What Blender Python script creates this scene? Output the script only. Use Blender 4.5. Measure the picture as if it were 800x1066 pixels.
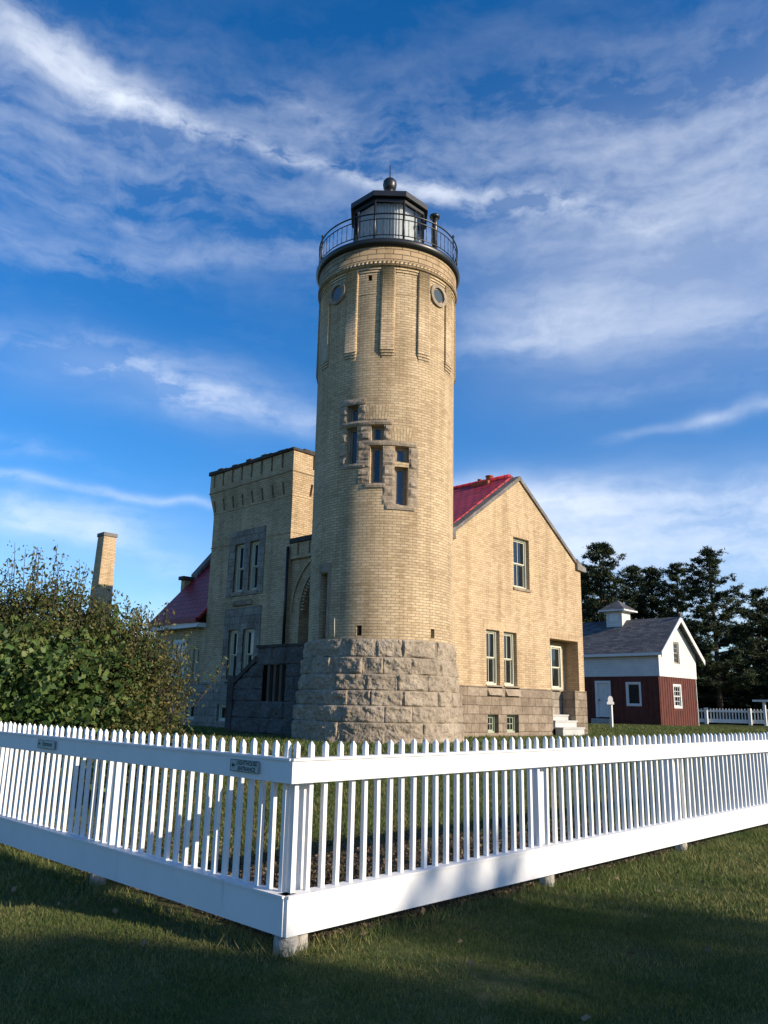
import bpy, math, random
import numpy as np
from mathutils import Vector, Matrix, noise
from mathutils.geometry import tessellate_polygon
R_ = math.radians
random.seed(7); rng = np.random.default_rng(11)
for o in list(bpy.data.objects): bpy.data.objects.remove(o)
SC = bpy.context.scene
COL = SC.collection

# ------------------------------------------------------------------ camera
cam_d = bpy.data.cameras.new('camera'); cam = bpy.data.objects.new('camera', cam_d); COL.objects.link(cam)
cr = Vector((0.6975, -0.7163, 0.0202)); cu = Vector((-0.1839, -0.1517, 0.9712)); cf = Vector((0.6926, 0.6811, 0.2375))
M = Matrix((cr, cu, -cf)).transposed().to_4x4(); M.translation = (0, 0, 1.6)
cam.matrix_world = M
cam_d.sensor_fit = 'HORIZONTAL'; cam_d.sensor_width = 36; cam_d.lens = 37.35
cam_d.clip_start = 0.05; cam_d.clip_end = 3000
SC.camera = cam

# ------------------------------------------------------------------ sky and sun
SUN_EL = R_(22.7)
SH = Vector((0.30, -0.954, 0)).normalized()
S = Vector((SH.x*math.cos(SUN_EL), SH.y*math.cos(SUN_EL), math.sin(SUN_EL)))
w = bpy.data.worlds.new('World'); SC.world = w; w.use_nodes = True
wt = w.node_tree; wt.nodes.clear()
def wn(t, **k):
    n = wt.nodes.new(t)
    for a, b in k.items(): setattr(n, a, b)
    return n
def wmath(op, a, b=None, c=None, clamp=False):
    n = wn('ShaderNodeMath', operation=op); n.use_clamp = clamp
    for i, v in enumerate((a, b, c)):
        if v is None: continue
        if isinstance(v, (int, float)): n.inputs[i].default_value = v
        else: wt.links.new(v, n.inputs[i])
    return n.outputs[0]
def wvec(op, a, b=None, sc=None):
    n = wn('ShaderNodeVectorMath', operation=op)
    for i, v in enumerate((a, b)):
        if v is None: continue
        if isinstance(v, (tuple, list)): n.inputs[i].default_value = v
        else: wt.links.new(v, n.inputs[i])
    if sc is not None:
        if isinstance(sc, (int, float)): n.inputs['Scale'].default_value = sc
        else: wt.links.new(sc, n.inputs['Scale'])
    return n
sky = wn('ShaderNodeTexSky', sky_type='NISHITA'); sky.sun_disc = False
sky.sun_elevation = SUN_EL; sky.sun_rotation = math.atan2(SH.x, SH.y)
sky.altitude = 200; sky.air_density = 1.0; sky.dust_density = 0.35; sky.ozone_density = 3.6
hs = wn('ShaderNodeHueSaturation'); hs.inputs['Saturation'].default_value = 1.32; hs.inputs['Value'].default_value = 1.0
wt.links.new(sky.outputs[0], hs.inputs['Color'])
tc = wn('ShaderNodeTexCoord'); sep = wn('ShaderNodeSeparateXYZ'); wt.links.new(tc.outputs['Generated'], sep.inputs[0])
az = wmath('MULTIPLY', wmath('ARCTAN2', sep.outputs[0], sep.outputs[1]), 57.2958)
el = wmath('MULTIPLY', wmath('ARCSINE', sep.outputs[2]), 57.2958)
cb = wn('ShaderNodeCombineXYZ'); wt.links.new(az, cb.inputs[0]); wt.links.new(el, cb.inputs[1]); P0 = cb.outputs[0]
def wnoise(vec, scale, detail=3, rough=0.55):
    n = wn('ShaderNodeTexNoise'); n.inputs['Scale'].default_value = scale; n.inputs['Detail'].default_value = detail
    n.inputs['Roughness'].default_value = rough; wt.links.new(vec, n.inputs['Vector']); return n
w1 = wvec('MULTIPLY', wvec('SUBTRACT', wnoise(P0, 0.11, 2).outputs['Color'], (.5, .5, .5)).outputs[0], (5, 2.6, 0)).outputs[0]
w2 = wvec('MULTIPLY', wvec('SUBTRACT', wnoise(P0, 0.6, 4).outputs['Color'], (.5, .5, .5)).outputs[0], (1.0, .75, 0)).outputs[0]
P1 = wvec('ADD', P0, w1).outputs[0]; P2 = wvec('ADD', P1, w2).outputs[0]
strokes = [((12,41.6),(19,40),1.7,.6),((19,40),(24,38.9),1.2,1.1),((24,38.9),(29.2,38.2),.7,1.2),((29.2,38.2),(37,37.4),.45,1.2),
 ((37,37.4),(45,36),.45,1.2),((45,36),(49,35.2),.5,.9),((49,35.2),(54.3,34.7),.7,1.0),((54.3,34.7),(58.8,34),.7,1.0),((58.8,34),(65,32.2),.8,.5),
 ((10,36),(28,35.5),3.0,.07),((38,40.5),(46,37.5),1.3,.3),((50,33),(66,34.5),2.0,.08),
 ((14,32.5),(27,31.6),1.0,.1),((14,27.6),(38,31.4),1.0,.26),((14,29),(24,29),1.0,.14),
 ((17,22.6),(27,22.2),1.1,.42),((24,22.6),(31,20.9),1.1,1.1),((31,20.9),(43,20.4),1.0,.75),((26,24),(36,22.5),1.1,.2),
 ((14,14.6),(33.5,13.3),.32,.75),((10,12.4),(25,11.6),1.4,.75),((22,11.6),(31,8.8),.8,.45),((10,17.5),(21,16.2),.7,.35),((24,5),(33,6.5),1.2,.3),
 ((58,26.4),(80,24.4),1.7,.42),((52,25.5),(60,26.5),1.2,.25),((66,29),(84,34),4.2,.16),((57,27.2),(67,30.5),2.0,.16),((68,38.5),(84,36),4,.12),((60,31),(70,33),2,.08),
 ((62,18.6),(69,19.0),.35,.3),((69,19.0),(80,21.5),.6,.4),((62,22),(76,22.5),1.2,.18),
 ((48,16.2),(60,14.2),.7,.5),((57,14.6),(84,12.6),1.7,.8),((54,11.6),(84,10.4),2.6,.75),((54,7.5),(90,7.0),3.0,.55),((46,12.5),(56,11),2,.3),
 ((100,30),(150,24),6,.5),((-40,35),(0,25),4,.5),((-120,30),(-60,22),5,.5),((170,40),(-170,30),6,.4)]
tot = None
for a, b, wd, amp in strokes:
    ba = Vector((b[0]-a[0], b[1]-a[1], 0)); L2 = ba.dot(ba)
    pa = wvec('SUBTRACT', P2 if wd > .5 else P1, (a[0]+(.0), a[1], 0)).outputs[0]
    dt = wn('ShaderNodeVectorMath', operation='DOT_PRODUCT'); wt.links.new(pa, dt.inputs[0]); dt.inputs[1].default_value = ba/L2
    h = wmath('MULTIPLY', dt.outputs['Value'], 1.0, clamp=True)
    q = wvec('SUBTRACT', pa, wvec('SCALE', tuple(ba), sc=h).outputs[0]).outputs[0]
    q = wvec('MULTIPLY', q, (.35, 1, 1)).outputs[0]
    ln = wn('ShaderNodeVectorMath', operation='DOT_PRODUCT'); wt.links.new(q, ln.inputs[0]); wt.links.new(q, ln.inputs[1])
    g = wmath('MULTIPLY', wmath('EXPONENT', wmath('MULTIPLY', ln.outputs['Value'], -1/(wd*wd))), amp)
    tot = g if tot is None else wmath('ADD', tot, g)
# fibrous streaks
pst = wvec('MULTIPLY', P2, (.075, .36, 1)).outputs[0]
st = wnoise(pst, .8, 6, .52).outputs['Fac']
st2 = wnoise(wvec('MULTIPLY', P2, (.45, .9, 1)).outputs[0], 1.0, 6, .6).outputs['Fac']
mod = wmath('ADD', wmath('MULTIPLY', wmath('SUBTRACT', st, .38), 2.7), wmath('MULTIPLY', wmath('SUBTRACT', st2, .5), 1.1))
mod = wmath('MAXIMUM', mod, 0.05)
veil = wmath('MULTIPLY', wmath('MAXIMUM', wmath('SUBTRACT', wnoise(wvec('MULTIPLY', P1, (.05, .16, 1)).outputs[0], 1, 6, .6).outputs['Fac'], .56), 0), .3)
soft = None
for a, b, wd, amp in (((62,27),(84,27),5.5,.26),((68,33),(84,36),6,.24),((52,9),(84,9),5.5,.45),((56,14),(84,13),2.6,.22),((14,10),(30,9),3.5,.16),((22,22),(34,21),2.4,.14),((16,39),(30,37.5),2.4,.10)):
    ba = Vector((b[0]-a[0], b[1]-a[1], 0)); L2 = ba.dot(ba); pa = wvec('SUBTRACT', P1, (a[0], a[1], 0)).outputs[0]
    dt = wn('ShaderNodeVectorMath', operation='DOT_PRODUCT'); wt.links.new(pa, dt.inputs[0]); dt.inputs[1].default_value = ba/L2
    q = wvec('SUBTRACT', pa, wvec('SCALE', tuple(ba), sc=wmath('MULTIPLY', dt.outputs['Value'], 1.0, clamp=True)).outputs[0]).outputs[0]
    q = wvec('MULTIPLY', q, (.5, 1, 1)).outputs[0]
    ln = wn('ShaderNodeVectorMath', operation='DOT_PRODUCT'); wt.links.new(q, ln.inputs[0]); wt.links.new(q, ln.inputs[1])
    g = wmath('MULTIPLY', wmath('EXPONENT', wmath('MULTIPLY', ln.outputs['Value'], -1/(wd*wd))), amp)
    soft = g if soft is None else wmath('ADD', soft, g)
veil = wmath('ADD', veil, wmath('MULTIPLY', soft, wmath('ADD', .55, wmath('MULTIPLY', st, .9))))
den = wmath('ADD', wmath('MULTIPLY', tot, mod), veil)
den = wmath('SUBTRACT', 1.0, wmath('EXPONENT', wmath('MULTIPLY', den, -.75)))
den = wmath('MULTIPLY', den, wmath('GREATER_THAN', el, 0.5))
mx = wn('ShaderNodeMix', data_type='RGBA'); wt.links.new(den, mx.inputs[0]); tint = wn('ShaderNodeMix', data_type='RGBA', blend_type='MULTIPLY'); tint.inputs[0].default_value = 1; wt.links.new(hs.outputs[0], tint.inputs[6]); tint.inputs[7].default_value = (.98, 1.0, 1.12, 1); wt.links.new(tint.outputs[2], mx.inputs[6])
mx.inputs[7].default_value = (6.6, 7.0, 7.6, 1)
bg = wn('ShaderNodeBackground'); bg.inputs['Strength'].default_value = 0.118
wt.links.new(mx.outputs[2], bg.inputs['Color'])
wo = wn('ShaderNodeOutputWorld'); wt.links.new(bg.outputs[0], wo.inputs[0])
sl = bpy.data.lights.new('sun', 'SUN'); sl.energy = 4.8; sl.angle = R_(0.55); sl.color = (1.0, .86, .68)
so = bpy.data.objects.new('sun', sl); COL.objects.link(so); so.rotation_euler = (-S).to_track_quat('-Z', 'Y').to_euler(); so.location = S*100
SC.view_settings.view_transform = 'Standard'; SC.view_settings.look = 'None'; SC.view_settings.exposure = 0.47; SC.view_settings.gamma = 1
SC.view_settings.use_curve_mapping = False
SC.render.engine = 'CYCLES'

# ------------------------------------------------------------------ materials
def mat(name, base=(.5,.5,.5), rough=.8, spec=.3, metal=0):
    m = bpy.data.materials.new(name); m.use_nodes = True
    b = m.node_tree.nodes['Principled BSDF']
    b.inputs['Base Color'].default_value = (*base, 1); b.inputs['Roughness'].default_value = rough
    b.inputs['Specular IOR Level'].default_value = spec; b.inputs['Metallic'].default_value = metal
    return m
class N:
    def __init__(s, m): s.m = m; s.t = m.node_tree; s.b = s.t.nodes['Principled BSDF']
    def n(s, t, ins=None, **k):
        x = s.t.nodes.new(t)
        for a, b in k.items(): setattr(x, a, b)
        for a, b in (ins or {}).items():
            if hasattr(b, 'is_output') or isinstance(b, bpy.types.NodeSocket): s.t.links.new(b, x.inputs[a])
            else: x.inputs[a].default_value = b
        return x
    def uv(s): return s.n('ShaderNodeUVMap').outputs[0]
    def obj(s): return s.n('ShaderNodeTexCoord').outputs['Object']
    def noise(s, vec, scale, detail=4, rough=.55): return s.n('ShaderNodeTexNoise', {'Vector': vec, 'Scale': scale, 'Detail': detail, 'Roughness': rough}).outputs['Fac']
    def math(s, op, a, b=0., clamp=False):
        x = s.n('ShaderNodeMath', {0: a, 1: b}, operation=op); x.use_clamp = clamp; return x.outputs[0]
    def mix(s, f, a, b, mode='MIX'):
        x = s.n('ShaderNodeMix', {0: f, 6: a, 7: b}, data_type='RGBA', blend_type=mode); return x.outputs[2]
    def ramp(s, f, stops):
        x = s.n('ShaderNodeValToRGB', {0: f}); e = x.color_ramp.elements
        e[0].position, e[0].color = stops[0][0], (*stops[0][1], 1); e[1].position, e[1].color = stops[-1][0], (*stops[-1][1], 1)
        for p, c in stops[1:-1]: q = e.new(p); q.color = (*c, 1)
        return x.outputs[0]
    def bump(s, h, dist=.01, strength=1, nrm=None):
        ins = {'Height': h, 'Distance': dist, 'Strength': strength}
        if nrm is not None: ins['Normal'] = nrm
        return s.n('ShaderNodeBump', ins).outputs[0]
    def set(s, color=None, normal=None, rough=None):
        if color is not None: s.t.links.new(color, s.b.inputs['Base Color'])
        if normal is not None: s.t.links.new(normal, s.b.inputs['Normal'])
        if rough is not None: s.t.links.new(rough, s.b.inputs['Roughness'])
        return s.m
def c4(*c): return (*c, 1)
def brick_mat(name, c1, c2, mortar, bw, rh, ms, bump=.006, dirt=.35, offset=.5, warm=None):
    x = N(mat(name, rough=.9, spec=.2)); uv = x.uv()
    wob = x.n('ShaderNodeVectorMath', {0: x.n('ShaderNodeTexNoise', {'Vector': uv, 'Scale': 5., 'Detail': 2.}).outputs['Color'], 1: (.5,.5,.5)}, operation='SUBTRACT').outputs[0]
    uvw = x.n('ShaderNodeVectorMath', {0: wob, 1: (.008,.008,.008), 2: uv}, operation='MULTIPLY_ADD').outputs[0]
    b = x.n('ShaderNodeTexBrick', {'Vector': uvw, 'Color1': c4(*c1), 'Color2': c4(*c2), 'Mortar': c4(*mortar), 'Scale': 1., 'Mortar Size': ms, 'Mortar Smooth': .3, 'Bias': -.1, 'Brick Width': bw, 'Row Height': rh}, offset=offset)
    # second brick layer on the same cells gives occasional odd bricks
    b2 = x.n('ShaderNodeTexBrick', {'Vector': uvw, 'Color1': c4(1,1,1), 'Color2': c4(.52,.42,.36), 'Mortar': c4(1,1,1), 'Scale': 1., 'Mortar Size': ms, 'Bias': -.78, 'Brick Width': bw, 'Row Height': rh}, offset=offset)
    col = x.mix(1., b.outputs['Color'], b2.outputs['Color'], 'MULTIPLY')
    o = x.obj()
    n1 = x.noise(o, .55, 5, .6); n2 = x.noise(uv, 14., 4, .7); n3 = x.noise(x.n('ShaderNodeVectorMath', {0: uv, 1: (2.2, .22, 1)}, operation='MULTIPLY').outputs[0], 1., 4, .6)
    col = x.mix(1., col, x.ramp(n1, [(.3, (1-dirt, 1-dirt*1.05, 1-dirt*1.1)), (.62, (1, 1, 1))]), 'MULTIPLY')
    col = x.mix(1., col, x.ramp(n2, [(.3, (.8, .79, .77)), (.7, (1.12, 1.1, 1.08))]), 'MULTIPLY')
    col = x.mix(1., col, x.ramp(n3, [(.30, (.72, .70, .68)), (.53, (1, 1, 1))]), 'MULTIPLY')
    hgt = x.math('ADD', x.math('MULTIPLY', x.math('SUBTRACT', 1., b.outputs['Fac']), 1.), x.math('MULTIPLY', n2, .5))
    return x.set(col, x.bump(hgt, bump, 1.))
BRICK = brick_mat('tan_brick', (.63,.485,.30), (.50,.375,.22), (.33,.27,.19), .235, .078, .011, dirt=.22)
BRICKG = brick_mat('tan_brick_house', (.63,.475,.29), (.51,.375,.225), (.40,.31,.21), .235, .078, .010, dirt=.12)
STONE = None
def stone_mat(name, a, b, blocks=None):
    x = N(mat(name, rough=.95, spec=.15)); o = x.obj(); uv = x.uv()
    n1 = x.noise(o, 1.3, 6, .65); n2 = x.noise(o, 9., 6, .7); n3 = x.noise(o, 40., 3, .6)
    col = x.ramp(n1, [(.3, tuple(v*.72 for v in a)), (.5, a), (.68, b)])
    col = x.mix(1., col, x.ramp(n2, [(.28, (.62,.6,.6)), (.55, (1,1,1)), (.8, (1.2,1.17,1.12))]), 'MULTIPLY')
    h = x.math('ADD', n2, x.math('MULTIPLY', n3, .4))
    if blocks:
        bw, rh, ms = blocks
        wob = x.n('ShaderNodeVectorMath', {0: x.n('ShaderNodeTexNoise', {'Vector': uv, 'Scale': 3., 'Detail': 3.}).outputs['Color'], 1: (.05,.04,.0), 2: uv}, operation='MULTIPLY_ADD').outputs[0]
        bk = x.n('ShaderNodeTexBrick', {'Vector': wob, 'Color1': c4(1,1,1), 'Color2': c4(.72,.7,.69), 'Mortar': c4(.62,.58,.54), 'Scale': 1., 'Mortar Size': ms, 'Mortar Smooth': .4, 'Bias': 0., 'Brick Width': bw, 'Row Height': rh}, offset=.42, squash=.7, squash_frequency=3)
        col = x.mix(1., col, bk.outputs['Color'], 'MULTIPLY')
        h = x.math('SUBTRACT', x.math('MULTIPLY', h, .8), bk.outputs['Fac'])
        return x.set(col, x.bump(h, .035, 1.))
    return x.set(col, x.bump(h, .03, 1.))
STONE = stone_mat('grey_stone', (.35,.29,.215), (.45,.38,.29))
ASHLAR = stone_mat('ashlar_stone', (.33,.265,.195), (.40,.33,.25), (.62,.29,.012))
ASHLARD = stone_mat('ashlar_stone_dark', (.34,.30,.245), (.42,.375,.31), (.62,.29,.012))
TRIM = stone_mat('trim_stone', (.34,.275,.20), (.42,.345,.26))
def paint_mat(name, base, rough=.5, var=.1, spec=.35, grime=.0):
    x = N(mat(name, base, rough, spec)); o = x.obj()
    n = x.noise(o, 3., 5, .6); n2 = x.noise(o, 25., 3)
    k = tuple(v*(1-var) for v in base)
    col = x.mix(x.ramp(n, [(.35, (0,0,0)), (.65, (1,1,1))]), c4(*k), c4(*base))
    if grime:
        n3 = x.noise(x.n('ShaderNodeVectorMath', {0: o, 1: (7, 7, .9)}, operation='MULTIPLY').outputs[0], 1., 6, .7)
        col = x.mix(x.ramp(n3, [(.60, (0,0,0)), (.78, (grime,)*3)]), col, c4(base[0]*.42, base[1]*.4, base[2]*.36))
    return x.set(col, x.bump(n2, .0015, .6))
WHITE = paint_mat('white_fence_paint', (.74,.74,.73), .55, .05, grime=.45)
WHITE2 = paint_mat('white_trim_paint', (.72,.71,.68), .6, .08, grime=.4)
CREAM = paint_mat('cream_window_paint', (.58,.57,.44), .55, .08)
GREENP = paint_mat('sage_window_paint', (.36,.40,.28), .55, .08)
BLACKM = paint_mat('black_painted_iron', (.018,.019,.02), .38, .3, .5)
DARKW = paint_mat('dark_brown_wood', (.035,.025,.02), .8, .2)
REDB = paint_mat('red_barn_paint', (.115,.03,.019), .75, .3)
CONC = stone_mat('weathered_concrete', (.42,.40,.36), (.55,.53,.48))
COPING = stone_mat('coping_stone', (.19,.175,.16), (.27,.25,.22))
CAPDARK = stone_mat('dark_cap_stone', (.07,.062,.055), (.12,.10,.09))
STEP = paint_mat('grey_step_paint', (.50,.50,.47), .7, .15, grime=.3)
GLASS = mat('dark_window_glass', (.012,.014,.016), .04, .8)
CURT = paint_mat('white_blind', (.72,.72,.70), .8, .03)
CLAY = paint_mat('terracotta', (.33,.10,.05), .85, .2)
SILVER = paint_mat('grey_downpipe', (.35,.34,.31), .5, .1)
def clap_mat(name, base, pitch, vertical=False):
    x = N(mat(name, base, .65, .3)); s = x.n('ShaderNodeSeparateXYZ', {0: x.uv()})
    v = s.outputs[0 if vertical else 1]
    f = x.math('FRACT', x.math('DIVIDE', v, pitch))
    n = x.noise(x.obj(), 1.6, 5, .65)
    col = x.mix(x.ramp(f, [(.0, (1,1,1)), (.10, (0,0,0))]), c4(*base), c4(*[v*.5 for v in base]))
    col = x.mix(1., col, x.ramp(n, [(.3, (.82,.82,.83)), (.65, (1,1,1))]), 'MULTIPLY')
    return x.set(col, x.bump(x.math('SUBTRACT', 1., f), .02, 1.))
CLAP = clap_mat('white_clapboard', (.68,.67,.61), .13)
def roof_mat(name, c1, c2, joint, bw, rh, ms, rough=.6, bump=.02, spec=.3):
    x = N(mat(name, rough=rough, spec=spec)); uv = x.uv()
    b = x.n('ShaderNodeTexBrick', {'Vector': uv, 'Color1': c4(*c1), 'Color2': c4(*c2), 'Mortar': c4(*joint), 'Scale': 1., 'Mortar Size': ms, 'Mortar Smooth': .2, 'Bias': .1, 'Brick Width': bw, 'Row Height': rh}, offset=.5)
    s = x.n('ShaderNodeSeparateXYZ', {0: uv}); f = x.math('FRACT', x.math('DIVIDE', s.outputs[1], rh))
    n = x.noise(x.obj(), 2.5, 5, .6)
    col = x.mix(1., b.outputs['Color'], x.ramp(n, [(.3, (.7,.7,.72)), (.65, (1.05,1.05,1.05))]), 'MULTIPLY')
    return x.set(col, x.bump(x.math('ADD', x.math('MULTIPLY', f, -1.), x.math('MULTIPLY', n, .2)), bump, 1.))
REDROOF = roof_mat('red_metal_tile_roof', (.50,.028,.034), (.36,.019,.024), (.08,.006,.008), .34, .30, .026, .5, .06, .4)
GREYROOF = roof_mat('grey_shingle_roof', (.17,.165,.165), (.09,.09,.095), (.04,.04,.04), .45, .17, .012, .9, .02, .2)

def foliage_mat(name, c1, c2, c3, sc=3., trans=.25, rough=.6, ta=.65, na=.5):
    x = N(mat(name, rough=rough, spec=.25))
    at = x.n('ShaderNodeAttribute', attribute_name='tint').outputs['Fac']
    n = x.noise(x.obj(), sc, 3, .6)
    f = x.math('ADD', x.math('MULTIPLY', at, ta), x.math('MULTIPLY', n, na))
    col = x.ramp(f, [(.25, c1), (.55, c2), (.85, c3)])
    x.set(col)
    tr = x.n('ShaderNodeBsdfTranslucent', {'Color': col}); ms = x.n('ShaderNodeMixShader', {0: trans, 1: x.b.outputs[0], 2: tr.outputs[0]})
    out = x.t.nodes['Material Output']; x.t.links.new(ms.outputs[0], out.inputs[0])
    return x.m
PINE = foliage_mat('dark_pine_needles', (.010,.017,.007), (.022,.036,.013), (.055,.072,.026), 1., .1, .75)
LEAF = foliage_mat('broad_green_leaves', (.035,.07,.017), (.08,.14,.036), (.15,.195,.055), 2.5, .3, .5)
LEAFY = foliage_mat('yellowing_small_leaves', (.035,.06,.016), (.095,.11,.03), (.19,.15,.05), 3., .3, .6)
GRASSM = foliage_mat('short_lawn_grass', (.042,.072,.016), (.085,.13,.03), (.25,.225,.085), .9, .3, .7, .42, .78)
BARK = stone_mat('grey_brown_bark', (.07,.055,.04), (.12,.10,.08))
CHIP = foliage_mat('brown_wood_mulch', (.035,.024,.016), (.085,.06,.04), (.20,.15,.10), 5., .0, .9)

# ------------------------------------------------------------------ mesh helpers
class MB:
    def __init__(s): s.v = []; s.f = []; s.uv = []; s.sm = []
    def face(s, pts, uvs=None, smooth=False):
        i = len(s.v); s.v += [tuple(p) for p in pts]; s.f.append(tuple(range(i, i+len(pts)))); s.uv.append(uvs); s.sm.append(smooth)
    def box(s, x0, x1, y0, y1, z0, z1):
        s.hexa([(x0,y0,z0),(x1,y0,z0),(x1,y1,z0),(x0,y1,z0)], [(x0,y0,z1),(x1,y0,z1),(x1,y1,z1),(x0,y1,z1)]); return s
    def hexa(s, lo, hi):
        s.face(lo[::-1]); s.face(hi)
        n = len(lo)
        for i in range(n):
            j = (i+1) % n; s.face([lo[i], lo[j], hi[j], hi[i]])
        return s
    def prism(s, poly, axis, a, b):   # poly in the two other axes
        def m(p, w):
            return {0: (w, p[0], p[1]), 1: (p[0], w, p[1]), 2: (p[0], p[1], w)}[axis]
        ar = sum(poly[i][0]*poly[(i+1) % len(poly)][1]-poly[(i+1) % len(poly)][0]*poly[i][1] for i in range(len(poly)))
        if (ar < 0) != (axis == 1): poly = poly[::-1]
        return s.hexa([m(p, a) for p in poly], [m(p, b) for p in poly])
    def beam(s, p, q, w, h=None, up=(0,0,1)):
        p = Vector(p); q = Vector(q); d = (q-p).normalized(); u = Vector(up)
        if abs(d.dot(u)) > .98: u = Vector((1,0,0))
        a = d.cross(u).normalized()*w/2; b = a.cross(d).normalized()*(h or w)/2
        return s.hexa([p-a-b, p-a+b, p+a+b, p+a-b], [q-a-b, q-a+b, q+a+b, q+a-b])
    def tube(s, pts, rads, n=8, cap=True):
        pts = [Vector(p) for p in pts]; rings = []
        if isinstance(rads, (int, float)): rads = [rads]*len(pts)
        for i, p in enumerate(pts):
            d = (pts[min(i+1, len(pts)-1)]-pts[max(i-1, 0)]).normalized()
            u = Vector((0,0,1)) if abs(d.z) < .9 else Vector((1,0,0))
            a = d.cross(u).normalized(); b = a.cross(d).normalized()
            rings.append([p+(a*math.cos(2*math.pi*k/n)+b*math.sin(2*math.pi*k/n))*rads[i] for k in range(n)])
        for i in range(len(rings)-1):
            for k in range(n):
                j = (k+1) % n; s.face([rings[i][k], rings[i+1][k], rings[i+1][j], rings[i][j]], smooth=True)
        if cap: s.face(rings[0]); s.face(rings[-1][::-1])
        return s
    def lathe(s, cx, cy, prof, n=48, smooth=True, a0=0, a1=360):
        full = abs(a1-a0) >= 360; m = n+1
        for i in range(len(prof)-1):
            (r0, z0), (r1, z1) = prof[i], prof[i+1]
            for k in range(n):
                t0 = R_(a0+(a1-a0)*k/n); t1 = R_(a0+(a1-a0)*(k+1)/n)
                p = [(cx+r0*math.cos(t0), cy+r0*math.sin(t0), z0), (cx+r0*math.cos(t1), cy+r0*math.sin(t1), z0),
                     (cx+r1*math.cos(t1), cy+r1*math.sin(t1), z1), (cx+r1*math.cos(t0), cy+r1*math.sin(t0), z1)]
                rr = max(r0, r1); s.face(p, [(t0*rr, z0), (t1*rr, z0), (t1*rr, z1), (t0*rr, z1)], smooth and abs(z1-z0) > .001)
        return s
    def build(s, name, m, parent=None, root=None, swap=False):
        root = root or parent; off = Vector((0,0,0)); 
        r = parent
        while r is not None: off += r.location; r = r.parent
        me = bpy.data.meshes.new(name)
        # merge identical vertices inside this builder
        idx = {}; vv = []; ff = []
        for f in s.f:
            g = []
            for i in f:
                p = s.v[i]; k = (round(p[0], 4), round(p[1], 4), round(p[2], 4))
                if k not in idx: idx[k] = len(vv); vv.append((p[0]-off.x, p[1]-off.y, p[2]-off.z))
                g.append(idx[k])
            ff.append(g)
        ok = [i for i, g in enumerate(ff) if len(set(g)) >= 3]
        F = []
        for i in ok:
            g = ff[i]; h = []
            for q in g:
                if not h or h[-1] != q: h.append(q)
            if len(h) > 1 and h[0] == h[-1]: h.pop()
            F.append(h if len(h) == len(g) else h)
        me.from_pydata(vv, [], F)
        ul = me.uv_layers.new(name='UVMap')
        for pi, poly in enumerate(me.polygons):
            src = s.uv[ok[pi]]; poly.use_smooth = s.sm[ok[pi]]
            if src is not None and len(src) == len(poly.loop_indices):
                for li, t in zip(poly.loop_indices, src): ul.data[li].uv = t
            else:
                n = poly.normal
                if abs(n.z) > .98: a = Vector((1,0,0)); b = Vector((0,1,0))
                else: a = Vector((0,0,1)).cross(n).normalized(); b = n.cross(a)
                for li in poly.loop_indices:
                    p = me.vertices[me.loops[li].vertex_index].co+off
                    t = (p.dot(a), p.dot(b)); ul.data[li].uv = (t[1], t[0]) if swap else t
        me.materials.append(m)
        o = bpy.data.objects.new(name, me); COL.objects.link(o)
        if parent is not None: o.parent = parent
        return o
def tag(o, label=None, cat=None, group=None, kind=None):
    if label: o['label'] = label
    if cat: o['category'] = cat
    if group: o['group'] = group
    if kind: o['kind'] = kind
    return o
def thing(name, loc, label, cat, group=None):
    e = bpy.data.objects.new(name, None); COL.objects.link(e); e.location = loc; e.empty_display_size = .3
    return tag(e, label, cat, group)
def holed_wall(mb, outline, holes, fn, depth, rim=True):
    """outline/holes: lists of (u,v); fn(u,v,w) -> xyz, w = 0 on the face, negative inwards"""
    polys = [[Vector((u, v, 0)) for u, v in outline]]+[[Vector((u, v, 0)) for u, v in h] for h in holes]
    flat = [p for q in polys for p in q]
    c0 = Vector(fn(0,0,0)); eu = Vector(fn(1,0,0))-c0; ev = Vector(fn(0,1,0))-c0; ew = Vector(fn(0,0,1))-c0
    flip = eu.cross(ev).dot(ew) < 0
    for w_, rev in ((0, flip), (-depth, not flip)):
        for t in tessellate_polygon(polys):
            a = [flat[i] for i in t]
            ar = (a[1]-a[0]).cross(a[2]-a[0]).z
            if ar < 0: a = a[::-1]
            if rev: a = a[::-1]
            mb.face([fn(p.x, p.y, w_) for p in a])
    def ring(pl, outward):
        ar = sum(pl[i][0]*pl[(i+1) % len(pl)][1]-pl[(i+1) % len(pl)][0]*pl[i][1] for i in range(len(pl)))
        if ar < 0: pl = pl[::-1]
        if outward == flip: pl = pl[::-1]
        for i in range(len(pl)):
            a = pl[i]; b = pl[(i+1) % len(pl)]
            mb.face([fn(a[0], a[1], -depth), fn(b[0], b[1], -depth), fn(b[0], b[1], 0), fn(a[0], a[1], 0)])
    if rim: ring(list(outline), True)
    for h in holes: ring(list(h), False)
    return mb
def rect(u0, u1, v0, v1): return [(u0, v0), (u1, v0), (u1, v1), (u0, v1)]
def slab(mb, fn, u0, u1, v0, v1, w0, w1):
    lo = [fn(u0,v0,w0), fn(u1,v0,w0), fn(u1,v1,w0), fn(u0,v1,w0)]; hi = [fn(u0,v0,w1), fn(u1,v0,w1), fn(u1,v1,w1), fn(u0,v1,w1)]
    c0 = Vector(fn(0,0,0)); eu = Vector(fn(1,0,0))-c0; ev = Vector(fn(0,1,0))-c0; ew = Vector(fn(0,0,1))-c0
    if eu.cross(ev).dot(ew) < 0: lo.reverse(); hi.reverse()
    mb.hexa(lo, hi); return mb
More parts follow.
